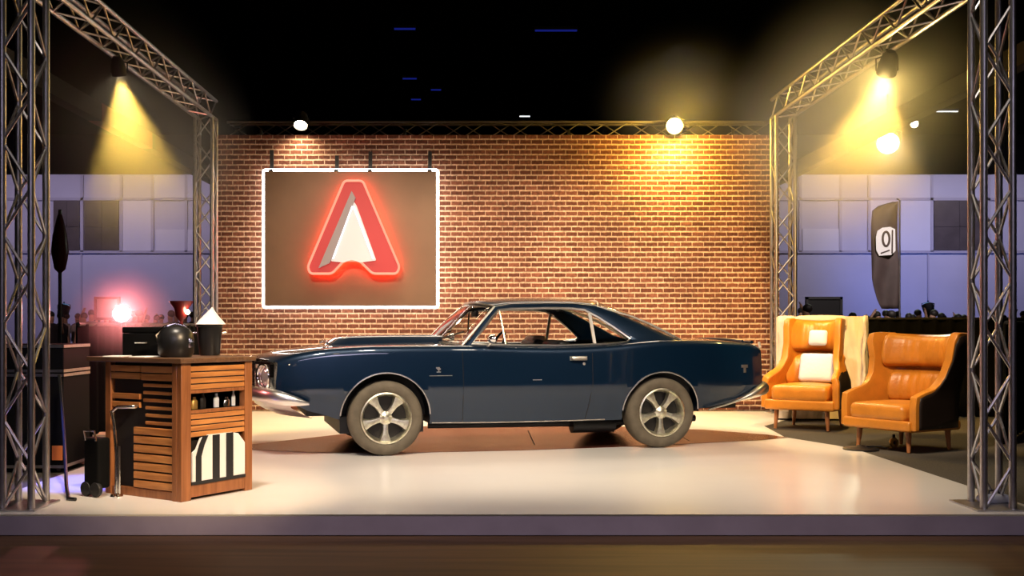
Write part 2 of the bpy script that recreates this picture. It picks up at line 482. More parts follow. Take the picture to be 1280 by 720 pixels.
# hall beams running away to the far wall
for nm, X0, Zr in (('beam_left', -7.0, 3.9), ('beam_right', 8.0, 3.98)):
    b = MB(); b.box(X0-.12, X0+.12, 12.0, FY-.1, CAMZ+Zr-.16, CAMZ+Zr+.16)
    o = structure(b.build(nm, M['beam']), 'long dark hall beam running to the far wall')
    if nm == 'beam_left':
        b = MB(); b.box(X0-.125, X0+.125, 19.5, 22.5, CAMZ+Zr-.165, CAMZ+Zr+.165)
        b.build('red_band', M['beam_red'], o, label='red band on the beam')

# ------------------------------------------------------------------ trusses
def lattice(mb, P0, P1, U, W, step, r, faces=(0, 1, 2, 3)):
    """zigzag on the four faces of a box truss from P0 to P1; U, W full cross vectors"""
    P0, P1, U, W = map(Vector, (P0, P1, U, W))
    L = (P1-P0).length; d = (P1-P0)/L
    n = max(2, int(L/step))
    c = [P0, P0+U, P0+U+W, P0+W]
    for k in faces:
        a, e = c[k], c[(k+1) % 4]
        for i in range(n):
            t0, t1 = L*i/n, L*(i+1)/n
            p, q = (a, e) if (i+k) % 2 == 0 else (e, a)
            mb.tube([p+d*t0, q+d*t1], r, 6)

def truss(name, label, P0, P1, U, W, mt, r=.025, step=.28, plate=False, lat=None, group=None, cat='truss'):
    P0, P1, U, W = map(Vector, (P0, P1, U, W))
    t = thing(name, label, cat, P0+(U+W)/2, group=group)
    org = Vector(t.location)
    for c in (P0, P0+U, P0+U+W, P0+W):
        b = MB(); b.tube([c-org, c+(P1-P0)-org], r, 12)
        b.build('chord', mt, t)
    b = MB(); lattice(b, P0-org, P1-org, U, W, step, r*.45)
    b.build('lattice', lat or mt, t)
    if plate:
        b = MB(); e = .07
        b.box(-abs(U.x+W.x)/2-e, abs(U.x+W.x)/2+e, -abs(U.y+W.y)/2-e, abs(U.y+W.y)/2+e, 0, .012)
        b.build('base_plate', M['alu'], t)
    return t
z0 = ST+.012
truss('truss_column', 'silver lattice truss column at the front left corner of the stage', (-3.145, 7.06, ST), (-3.145, 7.06, 5.0), (.19, 0, 0), (-.02, .29, 0), M['alu'], .024, .30, True)
truss('truss_column', 'silver lattice truss column at the front right corner of the stage', (3.318, 7.06, ST), (3.318, 7.06, 5.0), (.19, 0, 0), (.05, .29, 0), M['alu'], .024, .30, True)
truss('truss_column', 'slim silver truss column at the left end of the brick wall', (-3.99, 15.0, ST), (-3.99, 15.0, 4.29), (.24, 0, 0), (0, .24, 0), M['alu'], .028, .30, True)
truss('truss_column', 'slim silver truss column at the right end of the brick wall', (4.12, 14.9, ST), (4.12, 14.9, 4.29), (.26, 0, 0), (0, .24, 0), M['alu'], .028, .30, True)
truss('overhead_truss', 'overhead truss running back above the left side of the stage', (-3.99, 7.4, 4.29), (-3.99, 15.24, 4.29), (.24, 0, 0), (0, 0, .26), M['alu'], .026, .32)
truss('overhead_truss', 'overhead truss with the bright yellow spotlight above the right side of the stage', (4.12, 7.4, 4.29), (4.12, 15.14, 4.29), (.26, 0, 0), (0, 0, .26), M['alu'], .026, .32)
rt = truss('rear_truss', 'dark horizontal truss just above the top of the brick wall', (-3.70, 15.68, 4.12), (4.25, 15.68, 4.12), (0, .2, 0), (0, 0, .22), M['dark_alu'], .02, .34)
for x in (.5, 2.6, 5.0, 7.4):
    b = MB(); b.box(x-.02, x+.02, -.30, -.08, -.13, -.10); b.box(x-.02, x+.02, -.12, -.08, -.13, .0); b.build('mounting_bracket', M['black'], rt)

# ------------------------------------------------------------------ neon sign on the brick wall
SY = 15.22                       # front of the board
def wx(px, d=SY): return (px-600)/1340*d
def wz(py, d=SY): return CAMZ+(408-py)/1340*d
sx0, sx1, sz0, sz1 = wx(330.5), wx(545), wz(382), wz(214)
sign = thing('neon_sign', 'square brown sign with white lit edge and glowing red and white letter A', 'neon sign', ((sx0+sx1)/2, SY, sz0))
O = Vector(sign.location)
b = MB(); b.box(sx0-O.x, sx1-O.x, 0, .10, 0, sz1-sz0)
b.build('board', M['sign_board'], sign, bevel=.01)
b = MB(); e = .022
path = []
for cx, cz, a0 in ((sx1-O.x, sz1-sz0, 0), (sx0-O.x, sz1-sz0, 90), (sx0-O.x, 0, 180), (sx1-O.x, 0, 270)):
    for a in (a0+10, a0+45, a0+80):
        path.append((cx+e*cos(radians(a))*1.1, .05, cz+e*sin(radians(a))*1.1))
b.tube(path, .017, 8, closed=True)
b.build('led_edge', M['led'], sign, label='glowing white tube round the edge')
# letter A, measured in the plane of the board
def L(u, v): return wx(370+u*.20833)-O.x, wz(210+v*.20833)-O.z
def rounded(poly, r, n=5):
    out = []
    m = len(poly)
    for i in range(m):
        p, a, c = Vector(poly[i]), Vector(poly[i-1]), Vector(poly[(i+1) % m])
        rr = min(r, (a-p).length*.45, (c-p).length*.45)
        q0, q1 = p+(a-p).normalized()*rr, p+(c-p).normalized()*rr
        for k in range(n+1):
            t = k/n
            out.append(tuple(q0*(1-t)**2+p*2*t*(1-t)+q1*t*t))
    return out
AO = rounded([L(300, 88), L(410, 88), L(628, 598), L(612, 638), L(468, 638), L(388, 560), L(300, 560), L(228, 638), L(98, 638), L(84, 598)], .05)
XZ = Matrix(((1,0,0,0),(0,0,-1,0),(0,1,0,0),(0,0,0,1)))          # poly xy -> xz, extruding towards -y
b = MB(); b.prism(AO[::-1], .115, .19, XZ)
let = b.build('letter', M['red_acrylic'], sign, smooth=30, label='red lit letter A')
cxA = sum(p[0] for p in AO)/len(AO); czA = sum(p[1] for p in AO)/len(AO)
b = MB(); b.prism([(cxA+(p[0]-cxA)*.94, czA+(p[1]-czA)*.96) for p in AO][::-1], .100, .110, XZ)
b.build('halo_light', M['halo_red'], let)
b = MB()
for u_, v_ in ((320, 150), (200, 480), (500, 480)):
    b = MB(); q = L(u_, v_); b.tube([(q[0], 0, q[1]), (q[0], -.10, q[1])], .01, 6)
    b.build('standoff', M['black'], let)
b = MB(); b.tube([(p[0], -.198, p[1]) for p in AO], .017, 8, closed=True)
b.build('neon_tube', M['neon_core'], let, label='pink red neon outline')
WI = rounded([L(352, 205), L(372, 232), L(490, 560), L(395, 572), L(345, 556), L(300, 572), L(222, 565)], .02, 3)
b = MB(); b.prism(WI[::-1], .19, .22, XZ)
wf = b.build('white_face', M['white_face'], let, label='white lit inner wedge')
b = MB(); b.prism([L(345, 150), L(368, 190), L(352, 232), L(215, 575), L(150, 605)][::1], .19, .235, XZ)
b.build('side_wedge', M['dull_face'], let, label='pale grey raised wedge')
b = MB()
for q in ((L(357, 240), L(474, 552)), (L(350, 240), L(236, 552))):
    b.tube([(q[0][0], -.233, q[0][1]), (q[1][0], -.233, q[1][1])], .013, 8)
b.build('white_tube', M['white_tube'], let, label='bright white tubes')
for i, px in enumerate((338, 420, 462, 537)):
    b = MB(); x = wx(px)-O.x; top = wz((186, 193, 188, 188)[i])-O.z
    b.box(x-.026, x+.026, .09, .12, sz1-sz0-.02, top)
    b.box(x-.03, x+.03, .02, .12, sz1-sz0-.02, sz1-sz0+.03)
    b.tube([(x, .12, top-.05), (x, .17, top-.02)], .012, 6)
    b.build('hanger', M['black'], sign, label='black hanging bracket')
# ------------------------------------------------------------------ the car
FC, RC = Vector((-.873, 10.0)), Vector((1.815, 10.67))
fw = (FC-RC).normalized(); nn = Vector((-fw.y, fw.x))
cc = (FC+RC)/2-nn*.90
SF = 2.36            # front end of the fender
car = thing('car', 'dark blue two-door classic coupe parked in front of the brick wall', 'car', (cc.x, cc.y, ST), atan2(fw.y, fw.x))
T = dict(
 zs=pc([2.36,2.27,2.146,1.854,1.41,.8,.55,0,-.3,-.9,-1.15,-1.4,-1.84,-2.3,-2.45,-2.52], [.885,.925,.965,1.01,1.028,1.03,1.028,1.012,1.008,1.03,1.055,1.072,1.068,1.045,1.02,.985]),
 zt=pc([2.36,2.15,1.8,1.2,.75,.5,-1.5,-1.7,-2.0,-2.4,-2.52], [.90,.975,1.03,1.055,1.06,1.06,1.07,1.085,1.085,1.05,1.0]),
 vm=pc([2.36,2.27,2.15,1.8,1.4,.6,0,-.6,-1.2,-1.8,-2.2,-2.45,-2.52], [.81,.845,.875,.915,.925,.915,.903,.908,.925,.918,.89,.855,.82]),
 zb=pc([2.36,2.25,2.1,1.95,1.8,.96,0,-.96,-1.80,-2.1,-2.3,-2.45,-2.52], [.56,.52,.43,.39,.34,.288,.275,.285,.38,.43,.50,.55,.60]))
WHF, WHR, WZ = 1.385, -1.385, .352
AF, AR = .425, .405
ZC = .612           # side crease
def arch(s):
    for c, r in ((WHF, AF), (WHR, AR)):
        if abs(s-c) <= r+1e-6: return WZ+sqrt(max(0, r*r-(s-c)**2))
    return None
def vside(z, vm, zs):
    if z >= ZC:
        t = (z-ZC)/(zs-.06-ZC+1e-9)
        return vm-.028*t**1.6
    t = (ZC-z)
    return vm-.008*min(1, t/.02)-.25*t
def warp(s, v):
    k = max(0, min(1, (s-1.90)/.46)); k = k*k*(3-2*k)
    k2 = max(0, min(1, (-2.2-s)/.3)); k2 = k2*k2*(3-2*k2)
    return s+.26*k*(1-(abs(v)/.86)**2) - .05*k2*(1-(abs(v)/.86)**2)
stations = []
def srange(a, b_, n): return [lerp(a, b_, i/n) for i in range(n)]
def archst(c, r): return [(c+r*cos(pi*i/22), True) for i in range(23)]
L1 = [(s, False) for s in srange(SF, WHF+AF, 9)]+[(WHF+AF, False)]
L2 = archst(WHF, AF)
L3 = [(WHF-AF, False)]+[(s, False) for s in srange(WHF-AF-.06, WHR+AR+.06, 26)]+[(WHR+AR, False)]
L4 = archst(WHR, AR)
L5 = [(WHR-AR, False)]+[(s, False) for s in srange(WHR-AR-.05, -2.52, 10)]+[(-2.52, False)]
stations = L1+L2+L3+L4+L5
TF = [0, .2, .4, .6, .75, .88, 1.0]
NT = len(TF)
def section(s, in_arch):
    zs, zt, vm, zb = T['zs'](s), T['zt'](s), T['vm'](s), T['zb'](s)
    if in_arch: zb = arch(s)
    R = .065; ve = vm-.028-R
    out = []
    for q in TF:
        v = ve*q
        z = zs+(zt-zs)*(1-q**2.2)
        out.append((v, z))
    for a in (22, 45, 68): out.append((ve+R*sin(radians(a)), zs-R+R*cos(radians(a))))
    zl = zs-R
    zc = max(ZC, zb)
    for i in range(7):
        z = lerp(zl, zc, i/6); out.append((vside(z, vm, zs), z))
    for i in range(1, 5):
        z = lerp(zc, zb, i/4); out.append((vside(z, vm, zs), z))
    return out
rows_n, rows_f = [], []
for s, ia in stations:
    sec = section(s, ia)
    rows_n.append([(warp(s, v), v, z) for v, z in sec])
    rows_f.append([(warp(s, v), -v, z) for v, z in sec])
def hole(i, j):
    s = (stations[i][0]+stations[i+1][0])/2
    return j < NT-2 and -1.62 < s < .60
b = MB(); b.grid(rows_n, skip=hole); b.grid(rows_f, skip=hole)
for R_ in (rows_n, rows_f):             # inner return of the panels along sills and arches
    inn = []
    for (s, ia), r in zip(stations, R_):
        q = r[-1]; sg = 1 if q[1] > 0 else -1
        inn.append([q, (q[0], q[1]-sg*.10, q[2]+.004)])
    b.grid(inn)
for k in (0, -1):                        # close nose and tail
    a_, c_ = rows_n[k], rows_f[k]
    n = len(a_)
    vs = a_+c_
    b.add(vs, [(i, i+1, n+i+1, n+i) for i in range(n-1)])
body = b.build('body', M['paint'], car, smooth=28)

# dark underside and wheel wells
b = MB()
b.box(-2.35, 2.1, -.58, .58, .36, .50); b.box(-.94, .94, -.80, .80, .28, .36)
b.box(-2.0, 2.05, -.60, .60, .5, .92)
b.box(1.0, 1.8, -.72, .72, .20, .36)
b.tube([(-1.385, -.7, WZ), (-1.385, .7, WZ)], .06, 10); b.tube([(1.385, -.7, WZ), (1.385, .7, WZ)], .05, 10)
b.tube([(.9, .45, .24), (-.9, .5, .23), (-1.9, .55, .26)], .035, 8)
b.tube([(-.55, .55, .22), (-1.0, .55, .22)], .085, 10)
b.build('underbody', M['black'], car)
for c, r in ((WHF, AF), (WHR, AR)):
    for sg in (1, -1):
        b = MB()
        g = [[(c+(r+.005)*cos(pi*i/16), sg*.86, WZ+(r+.005)*sin(pi*i/16)), (c+(r+.005)*cos(pi*i/16), sg*.55, WZ+(r+.005)*sin(pi*i/16))] for i in range(17)]
        b.grid(g)
        b.build('wheel_well', M['black'], car)
# arch lips and lower sill trim
for nm, c, r, s0 in (('wheel_arch_trim', WHF, AF, 1), ('wheel_arch_trim', WHR, AR, 1)):
    for sg in (1, -1):
        b = MB()
        pts = []
        for i in range(27):
            a = radians(lerp(4, 176, i/26)); s = c+r*cos(a); z = WZ+r*sin(a)
            pts.append((s, sg*(vside(z, T['vm'](s), T['zs'](s))+.004), z))
        b.tube(pts, .0075, 8); b.build(nm, M['alu'], car)
for sg in (1, -1):
    b = MB(); b.tube([(s, sg*(vside(T['zb'](s)+.01, T['vm'](s), 1)+.003), T['zb'](s)+.008) for s in srange(.94, -.96, 12)], .006, 6)
    b.build('sill_trim', M['dark_alu'], car)
# shut lines: thin dark strips lying on the skin
def sideline(pts, r=.0035, sg=1):
    b = MB(); q = []
    for i in range(len(pts)-1):
        for k in range(6):
            s = lerp(pts[i][0], pts[i+1][0], k/6); z = lerp(pts[i][1], pts[i+1][1], k/6); q.append((s, z))
    q.append(pts[-1])
    b.tube([(s, sg*(vside(z, T['vm'](s), T['zs'](s))+.0005), z) for s, z in q], r, 6)
    return b
for sg in (1, -1):
    b = sideline([(.655, .97), (.648, .62), (.64, .30)], sg=sg)
    b.build('door_gap', M['black'], car)
    b = sideline([(-.655, .95), (-.65, .62), (-.62, .40), (-.60, .30)], sg=sg)
    b.build('door_gap', M['black'], car)
    # body side emblem, badges, handle, markers
    b = MB()
    v0 = T['vm'](.8)+.0
    for s0, s1, za, zb2 in ((.76, .98, .742, .748), (.87, .91, .775, .784)):
        b.box(s0, s1, sg*(v0-.022), sg*(v0+.002), za, zb2)
    b.box(.872, .905, sg*(v0-.022), sg*(v0+.003), .80, .815); b.box(.88, .915, sg*(v0-.022), sg*(v0+.003), .812, .826); b.box(.885, .893, sg*(v0-.022), sg*(v0+.003), .784, .80)
    b.build('fender_badge', M['satin'], car)
    vd = vside(.9, T['vm'](-.5), T['zs'](-.5))
    b = MB(); b.tube([(-.43, sg*(vd+.002), .895), (-.44, sg*(vd+.034), .902), (-.50, sg*(vd+.04), .905), (-.57, sg*(vd+.034), .905), (-.585, sg*(vd+.002), .90)], [.012,.012,.013,.013,.012], 8)
    b.box(-.60, -.42, sg*(vd-.008), sg*(vd+.004), .878, .92)
    b.lathe([(.0001, .012), (.014, .010), (.014, -.01)], 12, Matrix.Translation((-.565, sg*(vd+.002), .845)) @ Matrix.Rotation(-sg*pi/2, 4, 'X'))
    b.build('door_handle', M['satin'], car)
    b = MB(); b.box(-.13, -.04, sg*(T['vm'](-.1)-.01), sg*(T['vm'](-.1)+.004), .69, .698)
    b.build('side_marker', M['satin'], car); b = MB()
    b.box(-2.33, -2.26, sg*(T['vm'](-2.3)-.03), sg*(T['vm'](-2.3)+.003), .79, .82); b.box(-2.31, -2.285, sg*(T['vm'](-2.3)-.03), sg*(T['vm'](-2.3)+.004), .74, .80)
    b.build('quarter_badge', M['satin'], car)

# hood scoop and hood lines
def hoodz(s, v):
    ve = T['vm'](s)-.093; q = min(1, abs(v)/ve)
    return T['zs'](s)+(T['zt'](s)-T['zs'](s))*(1-q**2.2)
b = MB(); g = []
for i in range(13):
    s = lerp(1.86, .74, i/12); h = .075*min(1, (1-i/12)*0+ (i/12)*9)*(1-.15*i/12)
    w = lerp(.30, .36, i/12)
    row = [(warp(s, -w-.05), -w-.05, hoodz(s, w)-.004)]
    for v in (-w, -w+.03, -w*.5, 0, w*.5, w-.03, w):
        e = 0.78 if abs(v) > w-.01 else 1.0
        row.append((warp(s, v), v, hoodz(s, v)+h*e))
    row.append((warp(s, w+.05), w+.05, hoodz(s, w)-.004))
    g.append(row)
b.grid(g); b.add(g[0], [tuple(range(9))]); b.add(g[-1], [tuple(range(9))])
b.build('hood_scoop', M['paint'], car, smooth=35)
b = MB(); b.tube([(warp(1.875, v), v, hoodz(1.86, .3)+.045-.03*(abs(v)/.36)**4) for v in (-.34, -.28, -.14, 0, .14, .28, .34)], .014, 8)
b.build('scoop_trim', M['chrome'], car)
b = MB()
for sg in (1, -1): b.tube([(warp(s, .70), sg*.70*(T['vm'](s)/.915), hoodz(s, .70*(T['vm'](s)/.915))+.0005) for s in srange(2.33, .66, 14)], .004, 6)
b.tube([(lerp(.66, .70, 1-(v/.70)**2), v, hoodz(.68, v)+.001) for v in srange(-.70, .71, 10)], .012, 6)
b.build('hood_gap', M['black'], car)
b = MB(); b.tube([(warp(SF, v)+.004, v, hoodz(SF, v)+.006) for v in srange(-.78, .79, 16)], .010, 6)
b.build('hood_lip_trim', M['chrome'], car)

# greenhouse
def vg(z): return .805-(z-1.03)*.50
side_out = [(.62,1.02),(.47,1.18),(.36,1.30),(.265,1.405),(.10,1.432),(-.25,1.442),(-.55,1.440),(-.80,1.418),(-1.02,1.340),(-1.30,1.212),(-1.50,1.115),(-1.70,1.05),(-1.3,1.035),(-.90,1.01),(-.3,.99),(.25,.995)]
side_in  = [(.545,1.04),(.42,1.175),(.32,1.285),(.235,1.372),(.10,1.384),(-.25,1.392),(-.50,1.390),(-.66,1.375),(-.80,1.295),(-.95,1.19),(-1.05,1.115),(-1.085,1.085),(-1.05,1.055),(-.85,1.035),(-.3,1.022),(.25,1.030)]
for sg in (1, -1):
    b = MB(); rows = []
    for o_, i_ in zip(side_out, side_in):
        r = []
        for t in (0, .15, .85, 1.0):
            s, z = lerp(o_[0], i_[0], t), lerp(o_[1], i_[1], t)
            r.append((s, sg*(vg(z)+(.0 if 0 < t < 1 else -.008)), z))
        rows.append(r)
    b.grid(rows, closeu=True)
    sp = b.build('side_frame', M['paint'], car, smooth=40, solid=0)
    m = sp.modifiers.new('solid', 'SOLIDIFY'); m.thickness = .035; m.offset = -1 if sg > 0 else -1
    # bright trim round the side glass
    b = MB(); b.tube([(s, sg*(vg(z)+.006), z) for s, z in side_in], .012, 8, closed=True)
    b.build('window_trim', M['satin'], car)
    b = MB(); b.tube([(.225, sg*(vg(1.37)), 1.37), (.205, sg*(vg(1.03)), 1.03)], .010, 8)
    b.build('vent_window_bar', M['chrome'], car)
    b = MB(); b.box(-.725, -.695, 0, .014, 0, .36, Matrix.Translation((0, sg*vg(1.03)-(.007), 1.025)) @ Matrix.Rotation(sg*.46, 4, 'X'))
    b.build('window_divider', M['satin'], car)
    gl = [(s, sg*(vg(z)-.016), z) for s, z in side_in]
    b = MB(); b.add(gl, [tuple(range(len(gl)))])
    b.build('side_glass', M['glass'], car, smooth=0, solid=.004)
    # wing mirror
    b = MB(); Mx = Matrix.Translation((.36, sg*.90, 1.09))
    b.lathe([(.0001, .05), (.03, .045), (.052, .02), (.058, -.012), (.050, -.016), (.0001, -.012)], 18, Mx @ Matrix.Rotation(pi/2, 4, 'Y') @ Matrix.Diagonal((.8, 1.15, 1, 1)))
    b.tube([(.37, sg*.905, 1.06), (.39, sg*.88, 1.03), (.40, sg*.85, 1.012)], .013, 8)
    b.build('wing_mirror', M['chrome'], car)
# roof
NR = 14
rows = []
def roofedge(s):   # z of the gutter along s
    return pc([p[0] for p in side_out[3:8]], [p[1] for p in side_out[3:8]])(s)
rc = pc([.42,.20,-.10,-.35,-.65,-.94], [1.452,1.490,1.506,1.510,1.502,1.482])
for i in range(15):
    t = i/14
    se = lerp(.265, -.80, t); scn = lerp(.40, -.94, t)
    ze = roofedge(se); ve = vg(ze)
    row = []
    for k in range(-NR//2, NR//2+1):
        q = k/(NR/2); w = 1-abs(q)**2.4
        s = lerp(se, scn, 1-abs(q)**2)
        row.append((s, ve*q, lerp(ze, rc(scn), w)))
    rows.append(row)
b = MB(); b.grid(rows)
rf = b.build('roof', M['paint'], car, smooth=50)
m = rf.modifiers.new('solid', 'SOLIDIFY'); m.thickness = .03; m.offset = -1
for sg in (1, -1):
    b = MB(); b.tube([(s, sg*(vg(z)+.004), z+.002) for s, z in side_out[3:8]], .005, 6)
    b.build('drip_rail', M['satin'], car)
# windscreen and rear glass
def sheet(topedge, botedge, n=8, m_=14, bow=0.0):
    rows = []
    for i in range(n+1):
        t = i/n; row = []
        for k in range(-m_//2, m_//2+1):
            q = k/(m_/2)
            a, c = topedge(q), botedge(q)
            p = [lerp(a[j], c[j], t) for j in range(3)]
            p[2] += bow*sin(pi*t)
            row.append(tuple(p))
        rows.append(row)
    return rows
def ws_top(q): return (lerp(.265, .40, 1-q*q), vg(1.405)*q*.99, lerp(1.405, 1.450, 1-abs(q)**2.4))
def ws_bot(q): return (lerp(.64, .82, 1-q*q), .80*q*.985, lerp(1.025, 1.062, 1-q*q))
b = MB(); b.grid(sheet(ws_top, ws_bot, bow=.012)); b.build('windscreen', M['windscreen'], car, solid=.005)
def rg_top(q): return (lerp(-.81, -.945, 1-q*q), vg(1.41)*q*.98, lerp(1.408, 1.480, 1-abs(q)**2.4))
def rg_bot(q): return (lerp(-1.68, -1.74, 1-q*q), .77*q, lerp(1.055, 1.085, 1-q*q))
b = MB(); b.grid(sheet(rg_top, rg_bot, bow=.045)); b.build('rear_glass', M['windscreen'], car, solid=.005)
b = MB()
qs = [i/8 for i in range(-8, 9)]
b.tube([ws_top(q) for q in qs], .010, 6); b.tube([ws_bot(q) for q in qs], .012, 6)
for sg in (1, -1): b.tube([ws_top(sg), ws_bot(sg)], .012, 6)
b.build('windscreen_trim', M['satin'], car)
b = MB(); b.tube([rg_bot(q) for q in qs], .012, 6); b.tube([rg_top(q) for q in qs], .010, 6)
for sg in (1, -1): b.tube([tuple(lerp(rg_top(sg)[j], rg_bot(sg)[j], t)+(.045*sin(pi*t) if j == 2 else 0) for j in range(3)) for t in (0, .2, .4, .6, .8, 1)], .010, 6)
b.build('rear_glass_trim', M['satin'], car)
b = MB()
for v in (-.25, .35):
    b = MB(); b.tube([(.80, v, 1.075), (.66, v+.22, 1.13), (.60, v+.36, 1.16)], .008, 6)
    b.build('wiper', M['chrome'], car)

# interior
it = MB()
it.box(-1.75, .62, -.78, .78, .36, .40)
it.box(-1.72, .60, .72, .80, .40, .985); it.box(-1.72, .60, -.80, -.72, .40, .985)
it.box(.42, .66, -.74, .74, .40, 1.0); it.rbox(.36, .60, -.74, .74, .86, 1.03, .04)
it.box(-1.74, -1.30, -.76, .76, .98, 1.03)
it.build('interior_trim', M['interior'], car)
for v0 in (-.40, .40):
    st = MB(); st.rbox(-.30, .22, v0-.29, v0+.29, .46, .64, .06, puff=.02)
    st.rbox(-.08, .08, v0-.28, v0+.28, 0, .52, .06, M=Matrix.Translation((-.34, 0, .56)) @ Matrix.Rotation(-.22, 4, 'Y'), puff=.01)
    st.build('front_seat', M['interior'], car)
st = MB(); st.rbox(-1.25, -.72, -.68, .68, .46, .68, .06, puff=.02); st.rbox(-.08, .08, -.68, .68, 0, .48, .06, M=Matrix.Translation((-1.22, 0, .56)) @ Matrix.Rotation(-.3, 4, 'Y'), puff=.01)
st.build('rear_seat', M['interior'], car)
st = MB(); st.rbox(-.55, -.38, -.60, -.22, .98, 1.11, .05); st.build('head_restraint', M['tan_vinyl'], car)
b = MB(); Mw = Matrix.Translation((.20, .40, .98)) @ Matrix.Rotation(radians(65), 4, 'Y')
b.tube([tuple(Mw @ Vector((.19*cos(2*pi*i/28), .19*sin(2*pi*i/28), 0))) for i in range(28)], .013, 8, closed=True)
for a in (0, 2.1, 4.2): b.tube([tuple(Mw @ Vector((0, 0, -.02))), tuple(Mw @ Vector((.19*cos(a), .19*sin(a), 0)))], .010, 6)
b.tube([tuple(Mw @ Vector((0, 0, 0))), (.45, .40, .88)], .022, 8)
b.build('steering_wheel', M['black'], car)
b = MB(); b.rbox(.30, .33, -.11, .11, 1.31, 1.37, .012); b.tube([(.33, 0, 1.36), (.36, 0, 1.425)], .008, 6)
b.build('rear_view_mirror', M['black'], car)

# front end: grille, headlights, bumper, valance
b = MB(); g = []
for z in (.875, .60):
    g.append([(warp(SF, v)+.006, v, z) for v in srange(-.80, .801, 16)])
b.grid(g); gr = b.build('grille', M['black'], car, solid=.004)
b = MB()
for k in range(6):
    z = .63+.042*k
    b.tube([(warp(SF, v)+.014, v, z) for v in srange(-.46, .47, 12)], .006, 6)
for v in srange(-.45, .46, 12): b.tube([(warp(SF, v)+.012, v, .61), (warp(SF, v)+.012, v, .865)], .004, 6)
b.tube([(warp(SF, v)+.016, v, .872) for v in srange(-.80, .801, 14)], .012, 6); b.tube([(warp(SF, v)+.016, v, .605) for v in srange(-.80, .801, 14)], .012, 6)
b.build('grille_bars', M['chrome'], gr)
for sg in (1, -1):
    v0 = sg*.655
    px = warp(SF, v0); ang = atan2(.26*2*abs(v0)/.86**2, 1)*sg
    Mh = Matrix.Translation((px+.005, v0, .745)) @ Matrix.Rotation(ang, 4, 'Z') @ Matrix.Rotation(pi/2, 4, 'Y')
    b = MB(); b.lathe([(.125, -.03), (.130, .03), (.122, .045), (.108, .04), (.100, .02), (.098, -.02)], 28, Mh)
    hb = b.build('headlight_bezel', M['chrome'], car)
    b = MB(); b.lathe([(.0001, .042), (.04, .038), (.075, .026), (.098, .008), (.098, -.02)], 28, Mh); b.build('headlight_lens', M['headlight'], hb)
    b = MB()   # square chrome surround reaching round the corner
    Mq = Matrix.Translation((px, v0, .745)) @ Matrix.Rotation(ang, 4, 'Z')
    for y0, y1, z0_, z1_ in ((-.165, .165, .115, .135), (-.165, .165, -.140, -.118), (-.165, -.145, -.14, .135), (.145, .165, -.14, .135)):
        b.box(-.02, .05, y0, y1, z0_, z1_, Mq)
    b.box(-.02, .012, -.165, .165, -.14, .135, Mq)
    b.build('headlight_surround', M['chrome'], car, bevel=.006)
def blade(path, name):
    """bumper: path of (s, v, z, h, out)"""
    rows = []
    m_ = len(path)
    for i, (s, v, z, h, th) in enumerate(path):
        a, c = path[max(0, i-1)], path[min(m_-1, i+1)]
        t = Vector((c[0]-a[0], c[1]-a[1], 0)).normalized(); n_ = Vector((t.y, -t.x, 0))
        if n_.dot(Vector((s, v, 0))) < 0: n_ = -n_
        prof = [(-.02, -h), (th*.55, -h*.92), (th*.95, -h*.45), (th, 0), (th*.95, h*.45), (th*.55, h*.92), (-.02, h), (-.03, 0)]
        rows.append([(s+n_.x*p[0], v+n_.y*p[0], z+p[1]) for p in prof])
    b = MB(); b.grid(rows, closev=True); b.add(rows[0], [tuple(range(8))]); b.add(rows[-1], [tuple(range(8))])
    return b.build(name, M['satin'], car, smooth=50)
half = [(2.10, .905, .500, .012, .012), (2.20, .905, .520, .040, .03), (2.32, .89, .545, .062, .045), (2.42, .84, .565, .070, .055), (2.50, .70, .575, .07, .06), (2.58, .45, .580, .068, .06), (2.63, .2, .582, .066, .06)]
blade(half+[(2.645, 0, .583, .066, .06)]+[(s, -v, z, h, t) for s, v, z, h, t in half[::-1]], 'front_bumper')
b = MB(); g = []
for i in range(17):
    v = lerp(-.86, .86, i/16); k = 1-(abs(v)/.86)**2
    s = 2.22+.30*k
    g.append([(s+.05, v, .52), (s+.04, v*.98, .46), (s-.06, v*.96, .40), (s-.16, v*.94, .36)])
b.grid(g); b.build('front_valance', M['satin'], car, smooth=60)
rh = [(-1.88, .915, .372, .006, .006), (-2.06, .912, .415, .008, .008), (-2.24, .895, .465, .012, .010), (-2.34, .89, .50, .032, .03), (-2.44, .875, .54, .05, .045), (-2.54, .82, .575, .062, .055), (-2.60, .6, .59, .064, .06), (-2.62, .3, .59, .064, .06)]
blade(rh+[(-2.625, 0, .59, .064, .06)]+[(s, -v, z, h, t) for s, v, z, h, t in rh[::-1]], 'rear_bumper')
for sg in (1, -1):
    b = MB(); b.rbox(-2.572, -2.535, sg*.52-.20, sg*.52+.20, .74, .88, .02); b.build('tail_light', M['red_lens'], car)
b = MB(); b.tube([(-2.40, v, T['zs'](-2.40)+.012+.03*(1-(v/.78)**2)) for v in srange(-.78, .79, 10)], .016, 8)
b.build('tail_spoiler_lip', M['paint'], car)
b = MB(); b.tube([(-2.50, v, 1.045) for v in srange(-.80, .81, 10)], .018, 8)
b.build('tail_spoiler_lip', M['paint'], car)
b = MB(); b.tube([(-2.50, .80, 1.045), (-2.49, .835, 1.00)], .014, 8); b.build('tail_corner_trim', M['satin'], car)

